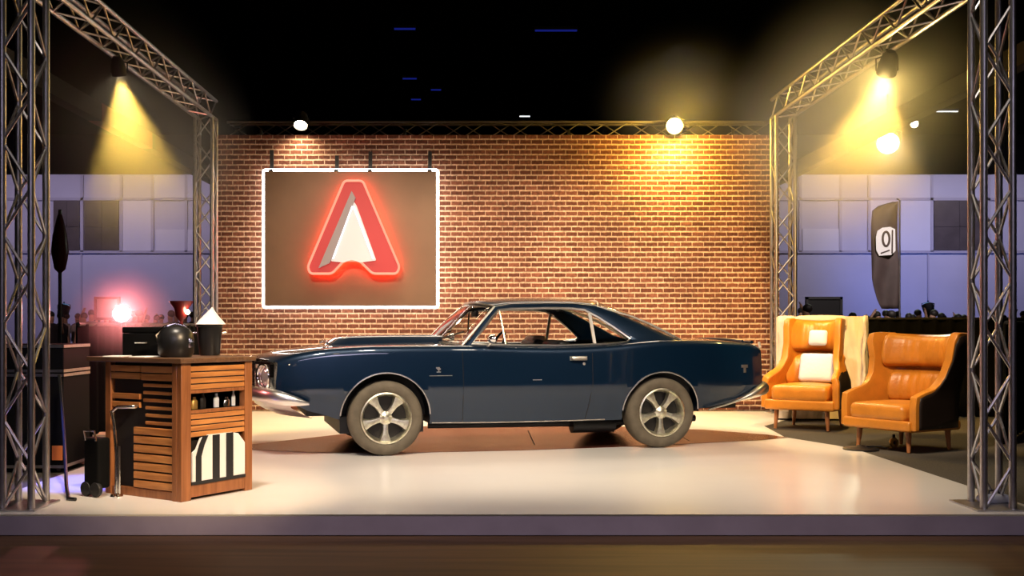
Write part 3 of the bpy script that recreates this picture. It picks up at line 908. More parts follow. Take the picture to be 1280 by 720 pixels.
# wheels
def wheel(parent_name='wheel'):
    tyre_prof = [(.215, -.095), (.235, -.115), (.290, -.122), (.325, -.112), (.349, -.085), (.352, -.03), (.352, .03), (.349, .085), (.331, .112), (.300, .122), (.268, .120), (.252, .112), (.238, .098)]
    RX = Matrix.Rotation(-pi/2, 4, 'X')           # lathe axis z -> +y (outward)
    b = MB(); b.lathe(tyre_prof, 56, RX)
    ty = b.build('tyre', M['rubber'], None, smooth=50)
    b = MB(); b.lathe([(.244, .100), (.242, .114), (.230, .119), (.218, .10), (.206, .04), (.190, -.09), (.215, -.10)], 48, RX)
    rm = b.build('rim', M['rim'], ty, smooth=50)
    b = MB(); b.lathe([(.0001, .015), (.205, .012), (.205, -.02), (.0001, -.03)], 36, RX); b.build('brake_drum', M['rim_dark'], ty)
    for k in range(5):
        a = 2*pi*k/5+.3
        Mk = RX @ Matrix.Rotation(a, 4, 'Z')
        b = MB()
        rws = []
        for r, w, zt, zb in ((.045, .030, .085, .03), (.09, .026, .092, .03), (.14, .030, .096, .03), (.18, .046, .098, .03), (.220, .064, .098, .03)):
            rws.append([tuple(Mk @ Vector((r, -w, zb))), tuple(Mk @ Vector((r, -w*.8, zt-.006))), tuple(Mk @ Vector((r, 0, zt))), tuple(Mk @ Vector((r, w*.8, zt-.006))), tuple(Mk @ Vector((r, w, zb)))])
        b.grid(rws, closev=True)
        b.build('spoke', M['rim'], rm)
    b = MB(); b.lathe([(.0001, .115), (.022, .112), (.032, .10), (.045, .092), (.062, .084), (.066, .03)], 24, RX)
    for k in range(5):
        a = 2*pi*(k+.5)/5+.3; b.lathe([(.0001, .100), (.009, .098), (.010, .07)], 8, RX @ Matrix.Translation((.052*cos(a), .052*sin(a), 0)))
    b.build('hub_cap', M['rim'], rm)
    return ty
w0 = None
for s, sg in ((WHF, 1), (WHR, 1), (WHF, -1), (WHR, -1)):
    if w0 is None: o = w0 = wheel()
    else: o = copy_tree(w0)
    o.name = 'wheel'; o.parent = car
    o.location = (s, sg*.785, WZ); o.rotation_euler = (0, 0, 0 if sg > 0 else pi)
# ------------------------------------------------------------------ wing armchairs
def chair_shell(offset, hadd, zlo, flare=.24, narrow=0.0):
    """grid of the wrap-round shell; offset pushes it outward"""
    Ht = pc([0,.30,.46,.56,.63,.70,.78,.88,1.0], [1.10,1.11,1.15,1.13,.92,.70,.615,.585,.54])
    rows = []
    N = 44
    for i in range(N+1):
        t = lerp(-1, 1, i/N); a = abs(t); sg = 1 if t >= 0 else -1
        if a < .6:
            ph = a/.6*pi/2
            x, y = -.04-(.36+offset)*max(0, cos(ph))**.75, sg*(.40+offset)*sin(ph)**.85
        else:
            u = (a-.6)/.4
            x, y = -.04+u*.44, sg*((.40+offset)+.02*u)
        H = Ht(a)+hadd
        col = []
        for k in range(11):
            z = lerp(zlo, H, k/10)
            up = max(0, z-.45)
            fl = 1+flare*max(0, z-.58)/.5-narrow*max(0, min(1, (z-.48)/.25))
            xx = x-up*.16+(.16*max(0, (z-.85))/.3 if .42 < a < .66 else 0)
            col.append((xx, y*fl if a > .12 else y*fl, z))
        rows.append(col)
    return rows
def make_chair(label, flare=.24, narrow=0.0):
    t = thing('wing_armchair', label, 'armchair', group=None)
    b = MB(); b.grid(chair_shell(0, 0, .22, flare, narrow))
    o = b.build('padded_shell', M['leather'], t, smooth=80)
    m = o.modifiers.new('solid', 'SOLIDIFY'); m.thickness = .075; m.offset = 0
    m = o.modifiers.new('bev', 'BEVEL'); m.width = .022; m.segments = 3; m.limit_method = 'ANGLE'; m.angle_limit = radians(50)
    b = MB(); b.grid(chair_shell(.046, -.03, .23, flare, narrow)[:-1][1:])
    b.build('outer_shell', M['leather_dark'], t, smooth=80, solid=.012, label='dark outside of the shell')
    b = MB(); b.rbox(-.32, .38, -.40, .40, .20, .30, .03); b.build('seat_frame', M['leather'], t)
    b = MB(); b.rbox(-.26, .43, -.335, .335, .29, .455, .055, puff=.025); b.build('seat_cushion', M['leather'], t)
    b = MB(); b.rbox(.375, .43, -.41, .41, .205, .31, .025); b.build('front_apron', M['leather'], t)
    # pleated lower back pad
    g = []
    for i in range(41):
        v = lerp(-.33, .33, i/40); pl = .010*abs(sin(pi*i/5.0))
        col = []
        for k in range(9):
            q = k/8; z = lerp(.44, .765, q)
            bul = .075*sqrt(max(0, 1-(2*q-1)**2))+.012
            xb = -.355-(z-.45)*.16+.20*(abs(v)/.40)**2.6
            col.append((xb+.045+bul+pl, v, z))
        g.append(col)
    b = MB(); b.grid(g); b.build('back_pad', M['leather'], t, smooth=80, solid=.05)
    g = []
    for i in range(33):
        v = lerp(-.385, .385, i/32); wr = .006*sin(i*1.9)+.004*sin(i*.7+1)
        col = []
        for k in range(11):
            q = k/10; z = lerp(.80, 1.125+.02*(abs(v)/.4)**2, q)
            bul = .085*max(0, 1-abs(2*q-1)**3)**.5+.015
            xb = -.355-(z-.45)*.16+.30*(abs(v)/.46)**2.6
            col.append((xb+.04+bul+wr*sin(pi*q), v, z))
        g.append([(q_[0], q_[1]*(1-narrow*1.05), q_[2]) for q_ in col])
    b = MB(); b.grid(g); b.build('head_cushion', M['leather'], t, smooth=80, solid=.06)
    for x, y in ((.31, .30), (.31, -.30), (-.27, .28), (-.27, -.28)):
        b = MB(); b.tube([(x*1.04, y*1.04, 0), (x*1.03, y*1.03, .02), (x, y, .13), (x*.99, y*.99, .21)], [.016, .018, .026, .030], 12)
        b.build('leg', M['chair_leg'], t)
    return t
ch2 = make_chair('tan leather wing armchair without pillows, nearest the right truss column')
ch2.location = (4.23, 10.66, ST); ch2.rotation_euler = (0, 0, radians(208))
ch1 = make_chair('tan leather wing armchair with white pillows in front of the cream screen', .04, .27)
C1 = Vector((3.94, 12.80, ST)); ch1.location = C1; ch1.rotation_euler = (0, 0, radians(-125)); ch1.scale = (1.0, 1.0, 1.14)
fr1 = Vector((cos(radians(-125)), sin(radians(-125)), 0)); lf1 = Vector((-fr1.y, fr1.x, 0))
def on_chair1(x, y, z): return C1+fr1*x+lf1*y+Vector((0, 0, z*1.14))
def pillow(name, label, c, w, h, th, tilt):
    b = MB(); b.rbox(-th/2, th/2, -w/2, w/2, 0, h, min(th/2, .05), puff=.02)
    o = b.build(name, M['pillow'], None, smooth=80); o.location = c; o.rotation_euler = (0, -tilt, radians(-125)); o.rotation_mode = 'XYZ'
    o.rotation_euler = (Matrix.Rotation(radians(-125), 3, 'Z') @ Matrix.Rotation(-tilt, 3, 'Y')).to_euler()
    return tag(o, label, 'pillow')
pillow('lumbar_pillow', 'larger white pillow leaning on the lower back of the left armchair', on_chair1(-.06, .05, .478), .42, .35, .11, .28)
pillow('head_pillow', 'small white pillow at the headrest of the left armchair', on_chair1(-.155, .04, .86), .22, .19, .07, .25)

# cream cloth-covered screen behind the left chair
scr = thing('cloth_screen', 'tall cream cloth-covered screen standing behind the left armchair', 'screen', (4.42, 13.86, ST), radians(-6))
b = MB(); g = []
for i in range(61):
    x = lerp(-.56, .56, i/60); col = []
    for k in range(13):
        z = lerp(.02, 1.34, k/12)
        y = -.05-.016*sin(x*38+z*5*(1 if x > 0 else -1))-.010*sin(x*21-z*11)
        col.append((x, y, z))
    g.append(col)
b.grid(g)
b.box(-.56, .56, -.04, .10, .02, 1.335)
b.build('cloth_front', M['cream'], scr, smooth=60)
b = MB(); b.rbox(-.34, .30, -.13, .02, 1.19, 1.345, .05, puff=.01); b.build('top_bolster', M['cream'], scr)
for s in (-1, 1):
    b = MB(); g = []
    for i in range(13):
        u = i/12; col = []
        for k in range(15):
            z = lerp(.04 if s > 0 else .12, 1.345, k/14)
            y = -.06-u*.34*(.55+.45*z/1.34)
            x = s*(.56-.10*u)-.012*sin(z*14+u*9)*s
            col.append((x, y, z))
        g.append(col)
    b.grid(g); b.build('folded_wing', M['cream'], scr, smooth=80, solid=.03)
b = MB(); b.box(-.56, .56, -.03, .11, 0, .035); b.build('plinth', M['recess'], scr)

# ------------------------------------------------------------------ wooden counter
PA = Vector((-2.05, 7.37, ST)); ad = Vector((.534, .845, 0)).normalized()
RZ = atan2(ad.y, ad.x)
ctr = thing('wooden_counter', 'slatted wooden counter with dark top at the left of the stage', 'counter', PA, RZ)
bd = Vector((-ad.y, ad.x, 0))
def on_counter(x, y, z): return PA+ad*x+bd*y+Vector((0, 0, z))
W_, D_, H_ = .68, .80, .955
b = MB(); b.box(.04, W_-.03, .16, D_-.02, .05, H_-.01); b.box(.04, W_-.03, .05, .16, .05, .615); b.box(.04, W_-.03, .05, .16, .76, H_-.01); b.box(W_-.045, W_-.006, .05, D_-.02, .02, H_-.01); b.box(.06, W_-.06, .03, .05, .05, .10)
b.box(.10, W_-.09, .012, .05, .44, .60); b.box(.10, W_-.09, .012, .05, .76, .94)
crc = b.build('carcass', M['recess'], ctr)
for x0, x1, y0, y1 in ((-.005, .085, 0, .045), (-.005, .04, .045, .095), (W_-.075, W_, 0, .06), (0, .045, D_-.06, D_), (W_-.06, W_, D_-.06, D_)):
    b = MB(); b.box(x0, x1, y0, y1, 0, H_); b.build('corner_post', M['post'], ctr, bevel=.005)
b = MB(); b.box(.085, W_-.075, .004, .05, .02, .105); b.box(0.01, .05, .095, D_-.06, .0, .06); b.build('bottom_rail', M['post'], ctr, bevel=.004)
def slats(z0, z1, n, face, u0, u1, gap=.008, depth=.0):
    h = (z1-z0)/n
    for i in range(n):
        a, c = z0+h*i+gap/2, z0+h*(i+1)-gap/2
        b = MB()
        if face == 'front': b.box(u0, u1, .006+depth, .03+depth, a, c)
        else: b.box(.004+depth, .03+depth, u0, u1, a, c)
        b.build('slat', M['slat'] if face == 'front' else M['slat_y'], ctr, bevel=.004)
slats(.765, .935, 4, 'front', .085, W_-.075)
slats(.435, .60, 4, 'front', .085, W_-.075)
slats(.825, .935, 2, 'side', .095, .42); slats(.83, .935, 2, 'side', .43, .80)
slats(.66, .82, 3, 'side', .095, .42, .03, .018); slats(.62, .74, 2, 'side', .45, .76, .02, .01)
slats(.50, .66, 3, 'side', .095, .40, .03, .02)
slats(.06, .50, 7, 'side', .095, .50, .012)
b = MB(); b.box(-.035, W_+.012, -.03, .97, H_, H_+.035); b.build('counter_top', M['top'], ctr, bevel=.006)
b = MB(); b.box(.085, W_-.075, .008, .03, .602, .625); b.box(.085, W_-.075, .008, .03, .742, .765); b.build('opening_rail', M['post'], ctr)
# arched striped panel in the lower opening (chamfered at the shoulders)
b = MB(); PX_ = Matrix(((1,0,0,0),(0,0,1,0),(0,1,0,0),(0,0,0,1)))
b.prism([(.095, .115), (W_-.08, .115), (W_-.08, .36), (W_-.145, .43), (W_-.21, .445), (.24, .445), (.17, .425), (.13, .35), (.095, .33)], -.002, .012, PX_)
pn = b.build('striped_panel', M['paper'], ctr, label='white panel with black upright stripes', smooth=0)
b = MB()
for xs in ([(.15, .115), (.15, .30), (.18, .38), (.215, .442)], [(.315, .115), (.315, .44)], [(.445, .115), (.445, .444)]):
    for q in range(len(xs)-1):
        w0 = w1 = (.026 if len(xs) > 2 else .034)
        (xa, za), (xb, zb_) = xs[q], xs[q+1]
        b.add([(xa-w0, -.005, za), (xa+w0, -.005, za), (xb+w1, -.005, zb_), (xb-w1, -.005, zb_)], [(0, 1, 2, 3)])
b.box(.085, W_-.075, -.006, .01, .105, .128)
b.build('black_stripe', M['black_plastic'], pn, smooth=0, solid=.003)
# pipe on the left face
b = MB(); b.tube([(-.06, .60, .01), (-.06, .60, .30), (-.065, .62, .52), (-.07, .64, .60), (-.05, .60, .635), (-.045, .50, .64), (-.02, .46, .64), (.01, .46, .64)], .014, 10)
b.tube([(-.06, .57, .02), (-.06, .57, .36)], .010, 8); b.tube([(-.06, .60, .012), (-.15, .50, .008)], .012, 8)
b.lathe([(.0001, .02), (.04, .018), (.045, .0), (.0001, 0)], 16, Matrix.Translation((-.06, .60, 0)))
b.build('bent_pipe', M['chrome'], ctr, label='thin chrome bent pipe on the left face')
# small goods behind the slot of the counter
for i, (x, r, h, mm, nm, lb) in enumerate(((.13, .022, .10, 'gold', 'gold_jar', 'gold jar at the left in the counter slot'), (.19, .03, .085, 'gold', 'gold_tin', 'wider gold tin in the counter slot'), (.27, .026, .11, 'black_plastic', 'black_bottle', 'black bottle in the middle of the counter slot'), (.40, .025, .10, 'pillow', 'white_jar', 'white jar right of the black bottle in the counter slot'), (.50, .03, .07, 'chrome', 'silver_tin', 'low silver tin in the counter slot'), (.57, .018, .11, 'pillow', 'white_tube', 'slim white tube at the right end of the counter slot'))):
    b = MB(); b.lathe([(.0001, 0), (r, 0), (r, h*.62), (r*.85, h*.7), (r*.5, h*.8), (r*.5, h), (.0001, h)], 16)
    o = b.build(nm, M[mm], None); o.location = on_counter(x, .085, .626); o.rotation_euler = (0, 0, RZ)
    o.scale = (1, .6, 1)
    tag(o, lb, 'container', 'small goods in the counter slot')

# things on the counter
TZ = H_+.035
def lx(px, py_d): return (px-600)/1340*py_d
def place_px(px, D): return (lx(px, D), D, ST+TZ)
buck = thing('black_bucket', 'black bucket with a white cloth on the right end of the counter', 'bucket', place_px(262, 8.12), .3)
b = MB(); b.lathe([(.0001, .0), (.070, 0), (.076, .02), (.094, .215), (.102, .22), (.102, .235), (.090, .235), (.072, .03), (.0001, .02)], 28); b.build('pail', M['black_plastic'], buck)
for s in (1, -1):
    b = MB(); b.tube([(s*.095, -.03, .17), (s*.115, -.03, .17), (s*.115, .03, .17), (s*.095, .03, .17)], .008, 8); b.build('handle', M['chrome'], buck)
b = MB(); g = []
for i in range(25):
    a = 2*pi*i/24; col = []
    for k in range(7):
        q = k/6; r = .105*(1-q)**1.15+.004; r *= 1+.10*sin(a*5+q*3)*(1-q)
        col.append((r*cos(a)+.02*q, r*sin(a), .236+.13*q**.9))
    g.append(col)
b.grid(g); o = b.build('crumpled_cloth', M['paper'], None, smooth=80); o.location = buck.location
tag(o, 'white crumpled cloth standing up out of the black bucket', 'cloth')
pot = thing('stage_light', 'round black stage light with chrome latch resting on the counter beside the bucket', 'stage light', tuple(on_counter(.20, .28, TZ)), .2)
b = MB(); b.lathe([(.0001, 0), (.105, 0), (.125, .03), (.128, .12), (.118, .17), (.09, .205), (.05, .225), (.0001, .23)], 32); b.build('housing', M['black_plastic'], pot)
b = MB(); b.tube([(-.12, -.03, .10), (-.135, -.04, .16), (-.08, -.05, .215), (0, -.05, .24), (.07, -.05, .22)], .009, 8); b.build('yoke', M['chrome'], pot)
b = MB(); b.lathe([(.0001, 0), (.03, 0), (.032, .015), (.0001, .02)], 12, Matrix.Translation((.10, -.07, .10)) @ Matrix.Rotation(pi/2, 4, 'X')); b.build('latch', M['chrome'], pot)
rl = thing('red_lamp', 'dark red goblet-shaped lamp behind the round black light', 'lamp', tuple(on_counter(.61, .68, TZ)), 0)
b = MB(); b.lathe([(.0001, 0), (.06, 0), (.055, .015), (.014, .03), (.012, .26), (.03, .28), (.045, .30), (.055, .36), (.085, .40), (.09, .415), (.08, .415), (.05, .38), (.0001, .35)], 24); b.build('stem_and_bowl', M['dark_red'], rl)
b = MB(); b.sphere((.06, -.04, .33), .018, 6); b.build('small_bulb', M['lamp_warm'], rl)
c1 = thing('black_case', 'black case with red glow on the middle of the counter top', 'case', place_px(172, 8.02), RZ+pi/2-.45)
b = MB(); b.rbox(-.17, .17, -.09, .09, 0, .17, .012); b.build('case_body', M['case'], c1)
b = MB(); b.rbox(-.172, .172, -.092, .092, .171, .215, .012); b.build('case_lid', M['case'], c1)
b = MB(); b.tube([(-.05, -.092, .10), (-.05, -.11, .10), (.05, -.11, .10), (.05, -.092, .10)], .007, 8); b.build('handle', M['chrome'], c1)
c1.location = on_counter(.34, .73, TZ); c1.rotation_euler = (0, 0, RZ+pi*1.5+.35)
for i, (x, y, r, lb) in enumerate(((.10, .62, .5, 'white paper sheet lying in front of the black case'), (.12, .34, .2, 'white paper sheet lying beside the round black light'))):
    b = MB(); b.box(-.10, .10, -.07, .07, 0, .004); b.box(-.095, .098, -.066, .068, .004, .007)
    o = b.build('paper_sheet', M['paper'], None); o.location = on_counter(x-.04, y+.12, TZ); o.rotation_euler = (0, 0, RZ+r); tag(o, lb, 'paper', 'papers on the counter')

# trolley, box, case and cable left of the counter
tr = thing('small_trolley', 'small black wheeled trolley at the left end of the counter', 'trolley', tuple(on_counter(-.13, .745, 0)), RZ)
b = MB(); b.rbox(-.055, .055, -.10, .06, .06, .42, .02); b.build('trolley_body', M['case'], tr)
for y in (-.07, .035):
    b = MB(); b.lathe([(.0001, -.015), (.05, -.015), (.055, 0), (.05, .015), (.0001, .015)], 18, Matrix.Translation((-.045, y, .055)) @ Matrix.Rotation(pi/2, 4, 'Y')); b.build('trolley_wheel', M['black'], tr)
b = MB(); b.tube([(-.055, -.08, .40), (-.07, -.08, .47), (-.07, .03, .47), (-.055, .03, .40)], .008, 8); b.build('trolley_handle', M['chrome'], tr)
o = thing('cardboard_box', 'tan cardboard box on the stage floor behind the black cable', 'box', (-3.22, 9.45, ST), .12)
b = MB(); b.box(-.16, .16, -.13, .13, 0, .26); b.build('box_body', M['card'], o, bevel=.004)
for s in (-1, 1):
    b = MB(); b.box(-.16, .16, -.065, .065, 0, .006, Matrix.Translation((0, s*.125, .262)) @ Matrix.Rotation(s*.35, 4, 'X') @ Matrix.Translation((0, -s*.06, 0))); b.build('flap', M['card'], o)
fc = thing('flight_case', 'tall black flight case with an orange tag behind the left truss column', 'flight case', (-3.80, 9.2, ST))
b = MB(); b.box(-.34, .34, -.30, .30, .04, .82); b.build('case_body', M['case'], fc, bevel=.008)
b = MB(); b.box(-.34, .34, -.30, .30, .825, 1.06); b.build('case_lid', M['case'], fc, bevel=.008)
b = MB()
for z in (.045, .805, .84, 1.045):
    b.box(-.345, .345, -.305, -.298, z-.012, z+.012); b.box(.338, .346, -.305, .30, z-.012, z+.012)
b.build('edge_strip', M['alu'], fc)
b = MB(); b.box(.25, .335, -.309, -.300, .10, .22); b.build('orange_tag', M['orange'], fc, label='orange tag')
for x in (-.28, .28):
    for y in (-.24, .24):
        b = MB(); b.lathe([(.0001, -.012), (.02, -.012), (.02, .012), (.0001, .012)], 12, Matrix.Translation((x, y, .02)) @ Matrix.Rotation(pi/2, 4, 'Y')); b.build('caster', M['rubber'], fc)
b = MB(); b.tube([(-3.455, 8.80, .95), (-3.40, 8.70, .78), (-3.28, 8.45, .50), (-3.14, 8.12, .32), (-2.99, 7.75, .20), (-2.90, 7.55, ST+.014), (-2.86, 7.45, ST+.013), (-2.80, 7.42, ST+.013)], .013, 8)
tag(b.build('black_cable', M['black_plastic'], None), 'thick black cable running from the flight case down to the stage floor', 'cable')

# black drapes closing off the two sides
def drape(name, label, P0, P1, H, n):
    P0, P1 = Vector(P0), Vector(P1); t = thing(name, label, 'drape', P0)
    d = P1-P0; Ln = d.length; d.normalize(); s = Vector((-d.y, d.x, 0))
    g = []
    for i in range(n*6+1):
        u = Ln*i/(n*6); w = .035*sin(2*pi*i/6)+.012*sin(i*.9)
        g.append([tuple(d*u+s*w*(1-.35*k/4)+Vector((0, 0, lerp(.01, H, k/4)))) for k in range(5)])
    b = MB(); b.grid(g); b.build('cloth', M['matte_black'], t, smooth=80, solid=.006)
    b = MB(); b.tube([Vector((0, 0, H)), d*Ln+Vector((0, 0, H))], .02, 8); b.build('top_rail', M['black'], t)
    return t
drape('black_drape', 'low black drape along the left edge of the stage', (-3.62, 9.65, ST), (-3.62, 14.75, ST), 1.23, 22)
drape('black_drape', 'low black drape behind the right armchair', (4.75, 14.35, ST), (7.45, 14.2, ST), 1.31, 14)
drape('black_drape', 'black drape at the far right edge of the stage', (5.35, 10.9, ST), (7.2, 14.0, ST), 1.25, 14)

# black disc-shaped stand base and brass floor lamp by the right chair
fb = thing('floor_stand_base', 'round black stand base on the edge of the white floor near the armchairs', 'stand base', (3.74, 10.53, ST))
b = MB(); b.lathe([(.0001, 0), (.17, 0), (.17, .012), (.15, .022), (.05, .03), (.03, .045), (.0001, .047)], 32); b.build('disc', M['black_plastic'], fb)
b = MB(); b.tube([(.05, -.02, .035), (.20, .02, .03), (.26, .0, .014)], .008, 6); b.build('cable_stub', M['black'], fb)
br = thing('brass_castor', 'small round brass castor on the floor under the right armchair', 'castor', (4.14, 10.72, ST))
b = MB(); b.lathe([(.022, -.014), (.045, -.016), (.05, 0), (.045, .016), (.022, .014)], 20, Matrix.Translation((0, 0, .05)) @ Matrix.Rotation(pi/2, 4, 'X') @ Matrix.Rotation(.3, 4, 'Y')); b.build('wheel_ring', M['gold'], br)
b = MB(); b.box(-.012, .012, .0, .02, .03, .13); b.build('bracket', M['black'], br)
sh = thing('sandbag', 'pale blue-grey sandbag on the foot of the right truss column', 'sandbag', (3.50, 7.30, ST+.013), .1)
b = MB(); b.rbox(-.11, .11, -.05, .05, 0, .05, .024, puff=.008); b.build('bag', mat('sandbag_cloth', (.42, .45, .55), .8), sh)
b = MB(); b.tube([(-.04, 0, .05), (-.03, 0, .08), (.03, 0, .08), (.04, 0, .05)], .008, 6); b.build('strap', M['black'], sh)

# ------------------------------------------------------------------ the hall behind: flags, screens, crowd
fl = thing('feather_flag', 'tall dark brown feather flag with a white badge in the hall on the right', 'flag', (lx(1107, 24), 24, 0))
def fp(px, py, D=24): return ((px-1107)/1340*D, CAMZ+(408-py)/1340*D)
Lx = pc([250, 262, 300, 345, 372, 390], [1123, 1091, 1089.5, 1089, 1095, 1104]); 
g = []
for i in range(25):
    py = lerp(252, 386, i/24); l = Lx(py); r = 1123
    g.append([(fp(lerp(l, r, k/8), py)[0], .05*sin(k*.8+i*.25), fp(0, py)[1]+ (0)) for k in range(9)])
b = MB(); b.grid(g); b.build('flag_cloth', M['flag'], fl, smooth=80, solid=.006)
b = MB(); x_ = fp(1124.5, 0)[0]; b.tube([(x_, 0, 0), (x_, 0, fp(0, 250)[1]), (x_-.06, 0, fp(0, 248.5)[1])], .022, 8); b.build('flag_pole', M['alu'], fl)
b = MB(); b.lathe([(.0001, 0), (.35, 0), (.35, .03), (.03, .05), (.03, .1)], 20, Matrix.Translation((x_, 0, 0))); b.build('flag_base', M['black'], fl)
def FP(px, py): q = fp(px, py); return (q[0], q[1])
b = MB()
out = [FP(*p) for p in ((1093, 297), (1095, 289), (1101, 285), (1111, 284), (1117, 287), (1117.5, 314), (1112, 319), (1097, 320), (1093.5, 313))]
b.add([(p[0], -.085, p[1]) for p in out], [tuple(range(len(out)))])
b.build('badge', M['flag_white'], fl, smooth=0, solid=.006, label='white rounded badge')
b = MB(); cx_, cz_ = FP(1105.5, 299)
b.tube([(cx_+.075*cos(2*pi*i/20), -.094, cz_+.16*sin(2*pi*i/20)) for i in range(20)], .026, 6, closed=True)
q = FP(1113, 317); b.tube([(FP(1113.5, 288)[0], -.094, FP(0, 288)[1]), (q[0], -.094, q[1])], .018, 6)
q = FP(1099, 317); b.tube([(q[0], -.094, q[1]), (FP(1110, 314)[0], -.094, FP(0, 313)[1])], .016, 6)
b.build('badge_mark', M['flag'], fl)
p2 = thing('furled_flag', 'brown furled flag on a thin pole in the hall at the left', 'flag', (lx(75, 20), 20, 0))
b = MB(); b.tube([(0, 0, 0), (0, 0, CAMZ+(408-262)/1340*20)], .035, 8); b.build('flag_pole', M['hall_window'], p2)
b = MB(); b.lathe([(.03, 2.35), (.10, 2.42), (.16, 2.75), (.13, 3.05), (.05, 3.4), (.03, 3.45)], 14); b.build('furled_cloth', M['dark_red'], p2)
def screen(name, label, px0, px1, py0, py1, D, frame, face):
    x0, x1 = lx(px0, D), lx(px1, D); zb_, zt_ = CAMZ+(408-py1)/1340*D, CAMZ+(408-py0)/1340*D
    t = thing(name, label, 'screen', ((x0+x1)/2, D, 0)); w = (x1-x0)/2
    b = MB()
    for a in ((-w, w, zt_-.06, zt_), (-w, w, zb_, zb_+.06), (-w, -w+.06, zb_, zt_), (w-.06, w, zb_, zt_)): b.box(a[0], a[1], -.03, .05, a[2], a[3])
    b.build('frame', frame, t)
    b = MB(); b.box(-w+.05, w-.05, .0, .04, zb_+.05, zt_-.05); b.build('panel', face, t)
    for s in (-1, 1):
        b = MB(); b.tube([(s*w*.7, .06, 0), (s*w*.7, .06, zt_-.1)], .03, 8); b.box(s*w*.7-.05, s*w*.7+.05, -.2, .3, 0, .03); b.build('stand_leg', M['black'], t)
    return t
screen('display_board', 'red framed pale display board behind the pinkish floodlight', 118, 150, 371, 400, 26, M['dark_red'], mat('pale_pink_board', (.55, .42, .46), .6))
screen('dark_screen', 'dark screen on a stand in the hall above the cream screen', 1007, 1053, 371, 396, 25, M['black'], M['black_plastic'])

# crowd: one continuous body mesh per figure, four variants
def bake(o):
    dg = bpy.context.evaluated_depsgraph_get(); dg.update()
    me = bpy.data.meshes.new_from_object(o.evaluated_get(dg))
    bpy.data.objects.remove(o); return me
def body_mesh(v):
    P = [(0,0,.95),(0,.01,1.12),(0,.01,1.36),(0,0,1.50),(0,-.015,1.60),(0,-.02,1.70)]
    R = [(.15,.11),(.14,.10),(.16,.10),(.055,.055),(.075,.09),(.07,.085)]
    E = [(0,1),(1,2),(2,3),(3,4),(4,5)]
    def add(p, r, parent): P.append(p); R.append(r); E.append((parent, len(P)-1)); return len(P)-1
    for s in (-1, 1):
        h = add((s*.09, 0, .90), (.09, .09), 0); k = add((s*.10, -.02+.02*v*s, .50), (.06, .06), h); a = add((s*.11, .02, .09), (.042, .042), k); add((s*.12, -.14, .04), (.04, .03), a)
        sh_ = add((s*.19, .01, 1.40), (.06, .06), 2)
        if v == 1 and s == 1: el = add((s*.26, -.10, 1.22), (.045, .045), sh_); hd = add((s*.16, -.26, 1.42), (.032, .03), el)
        elif v == 2: el = add((s*.25, -.03, 1.14), (.045, .045), sh_); hd = add((s*.06, -.24, 1.16), (.032, .03), el)
        elif v == 3 and s == -1: el = add((s*.30, -.04, 1.55), (.04, .04), sh_); hd = add((s*.20, -.12, 1.78), (.03, .03), el)
        else: el = add((s*.24, .03, 1.13), (.045, .045), sh_); hd = add((s*.24, -.06, .90), (.032, .035), el)
        for q in range(4):
            d = Vector(P[hd])-Vector(P[el]); d.normalize()
            f1 = add(tuple(Vector(P[hd])+d*.05+Vector((.016*(q-1.5), 0, 0))), (.011, .011), hd); add(tuple(Vector(P[f1])+d*(.045-.005*abs(q-1.2))+Vector((0, -.012, 0))), (.009, .009), f1)
        add(tuple(Vector(P[hd])+Vector((-s*.035, -.03, -.01))), (.011, .011), hd)
    me = bpy.data.meshes.new('crowd_body'); me.from_pydata(P, E, [])
    o = bpy.data.objects.new('tmp', me); COL.objects.link(o)
    m = o.modifiers.new('s', 'SKIN')
    for i, r in enumerate(R): me.skin_vertices[0].data[i].radius = r
    me.skin_vertices[0].data[0].use_root = True
    m2 = o.modifiers.new('d', 'SUBSURF'); m2.levels = m2.render_levels = 1
    out = bake(o)
    for p in out.polygons: p.use_smooth = True
    return out
bodies = [body_mesh(v) for v in range(4)]
hb = MB(); hb.sphere((0, 0, 0), .105, 8, (.88, 1.0, .92)); hair_src = hb.build('hair', M['hair'], None, smooth=80)
hair_me = hair_src.data; bpy.data.objects.remove(hair_src)
ck = MB(); ck.lathe([(.17, .92), (.185, 1.0), (.165, 1.12), (.20, 1.30), (.205, 1.40), (.13, 1.47), (.075, 1.50)], 16, Matrix.Diagonal((1.12, .78, 1, 1)))
coat_o = ck.build('coat', M['cloth_a'], None, smooth=80); coat_me = coat_o.data; bpy.data.objects.remove(coat_o)
coats = []
for k in ('cloth_a', 'cloth_b', 'cloth_c', 'cloth_d'):
    c = coat_me.copy(); c.materials.clear(); c.materials.append(M[k]); coats.append(c)
for bm_ in bodies: bm_.materials.clear(); bm_.materials.append(M['skin'])
rnd = random.Random(11)
def person(px, D, hgt, kind, label, group):
    t = thing('person', label, 'person', (lx(px, D), D, 0), rnd.uniform(-2.6, 2.6), group, hgt/1.78)
    for nm, me, loc in (('body', bodies[rnd.randrange(4)], (0, 0, 0)), ('hair', hair_me, (0, .022, 1.715)), ('coat', coats[kind], (0, .005, 0))):
        o = bpy.data.objects.new(nm, me); COL.objects.link(o); o.parent = t; o.location = loc
    return t
LR = 'distant person standing in the dark crowd beyond the armchairs'
LL = 'distant person standing in the dark crowd beyond the left drape'
def crowd(x0, x1, n, label, group, skip=()):
    for i in range(n):
        px = lerp(x0, x1, (i+.5)/n)+rnd.uniform(-3, 3); D = (27.0, 29.0, 31.0, 33.0)[i % 4]+rnd.uniform(-.5, .5)
        person(px, D, rnd.uniform(1.60, 1.82), rnd.choice((0, 0, 0, 1, 1, 2)), label, group)
crowd(998, 1210, 26, LR, 'crowd at the right of the hall')
crowd(62, 244, 20, LL, 'crowd at the left of the hall')
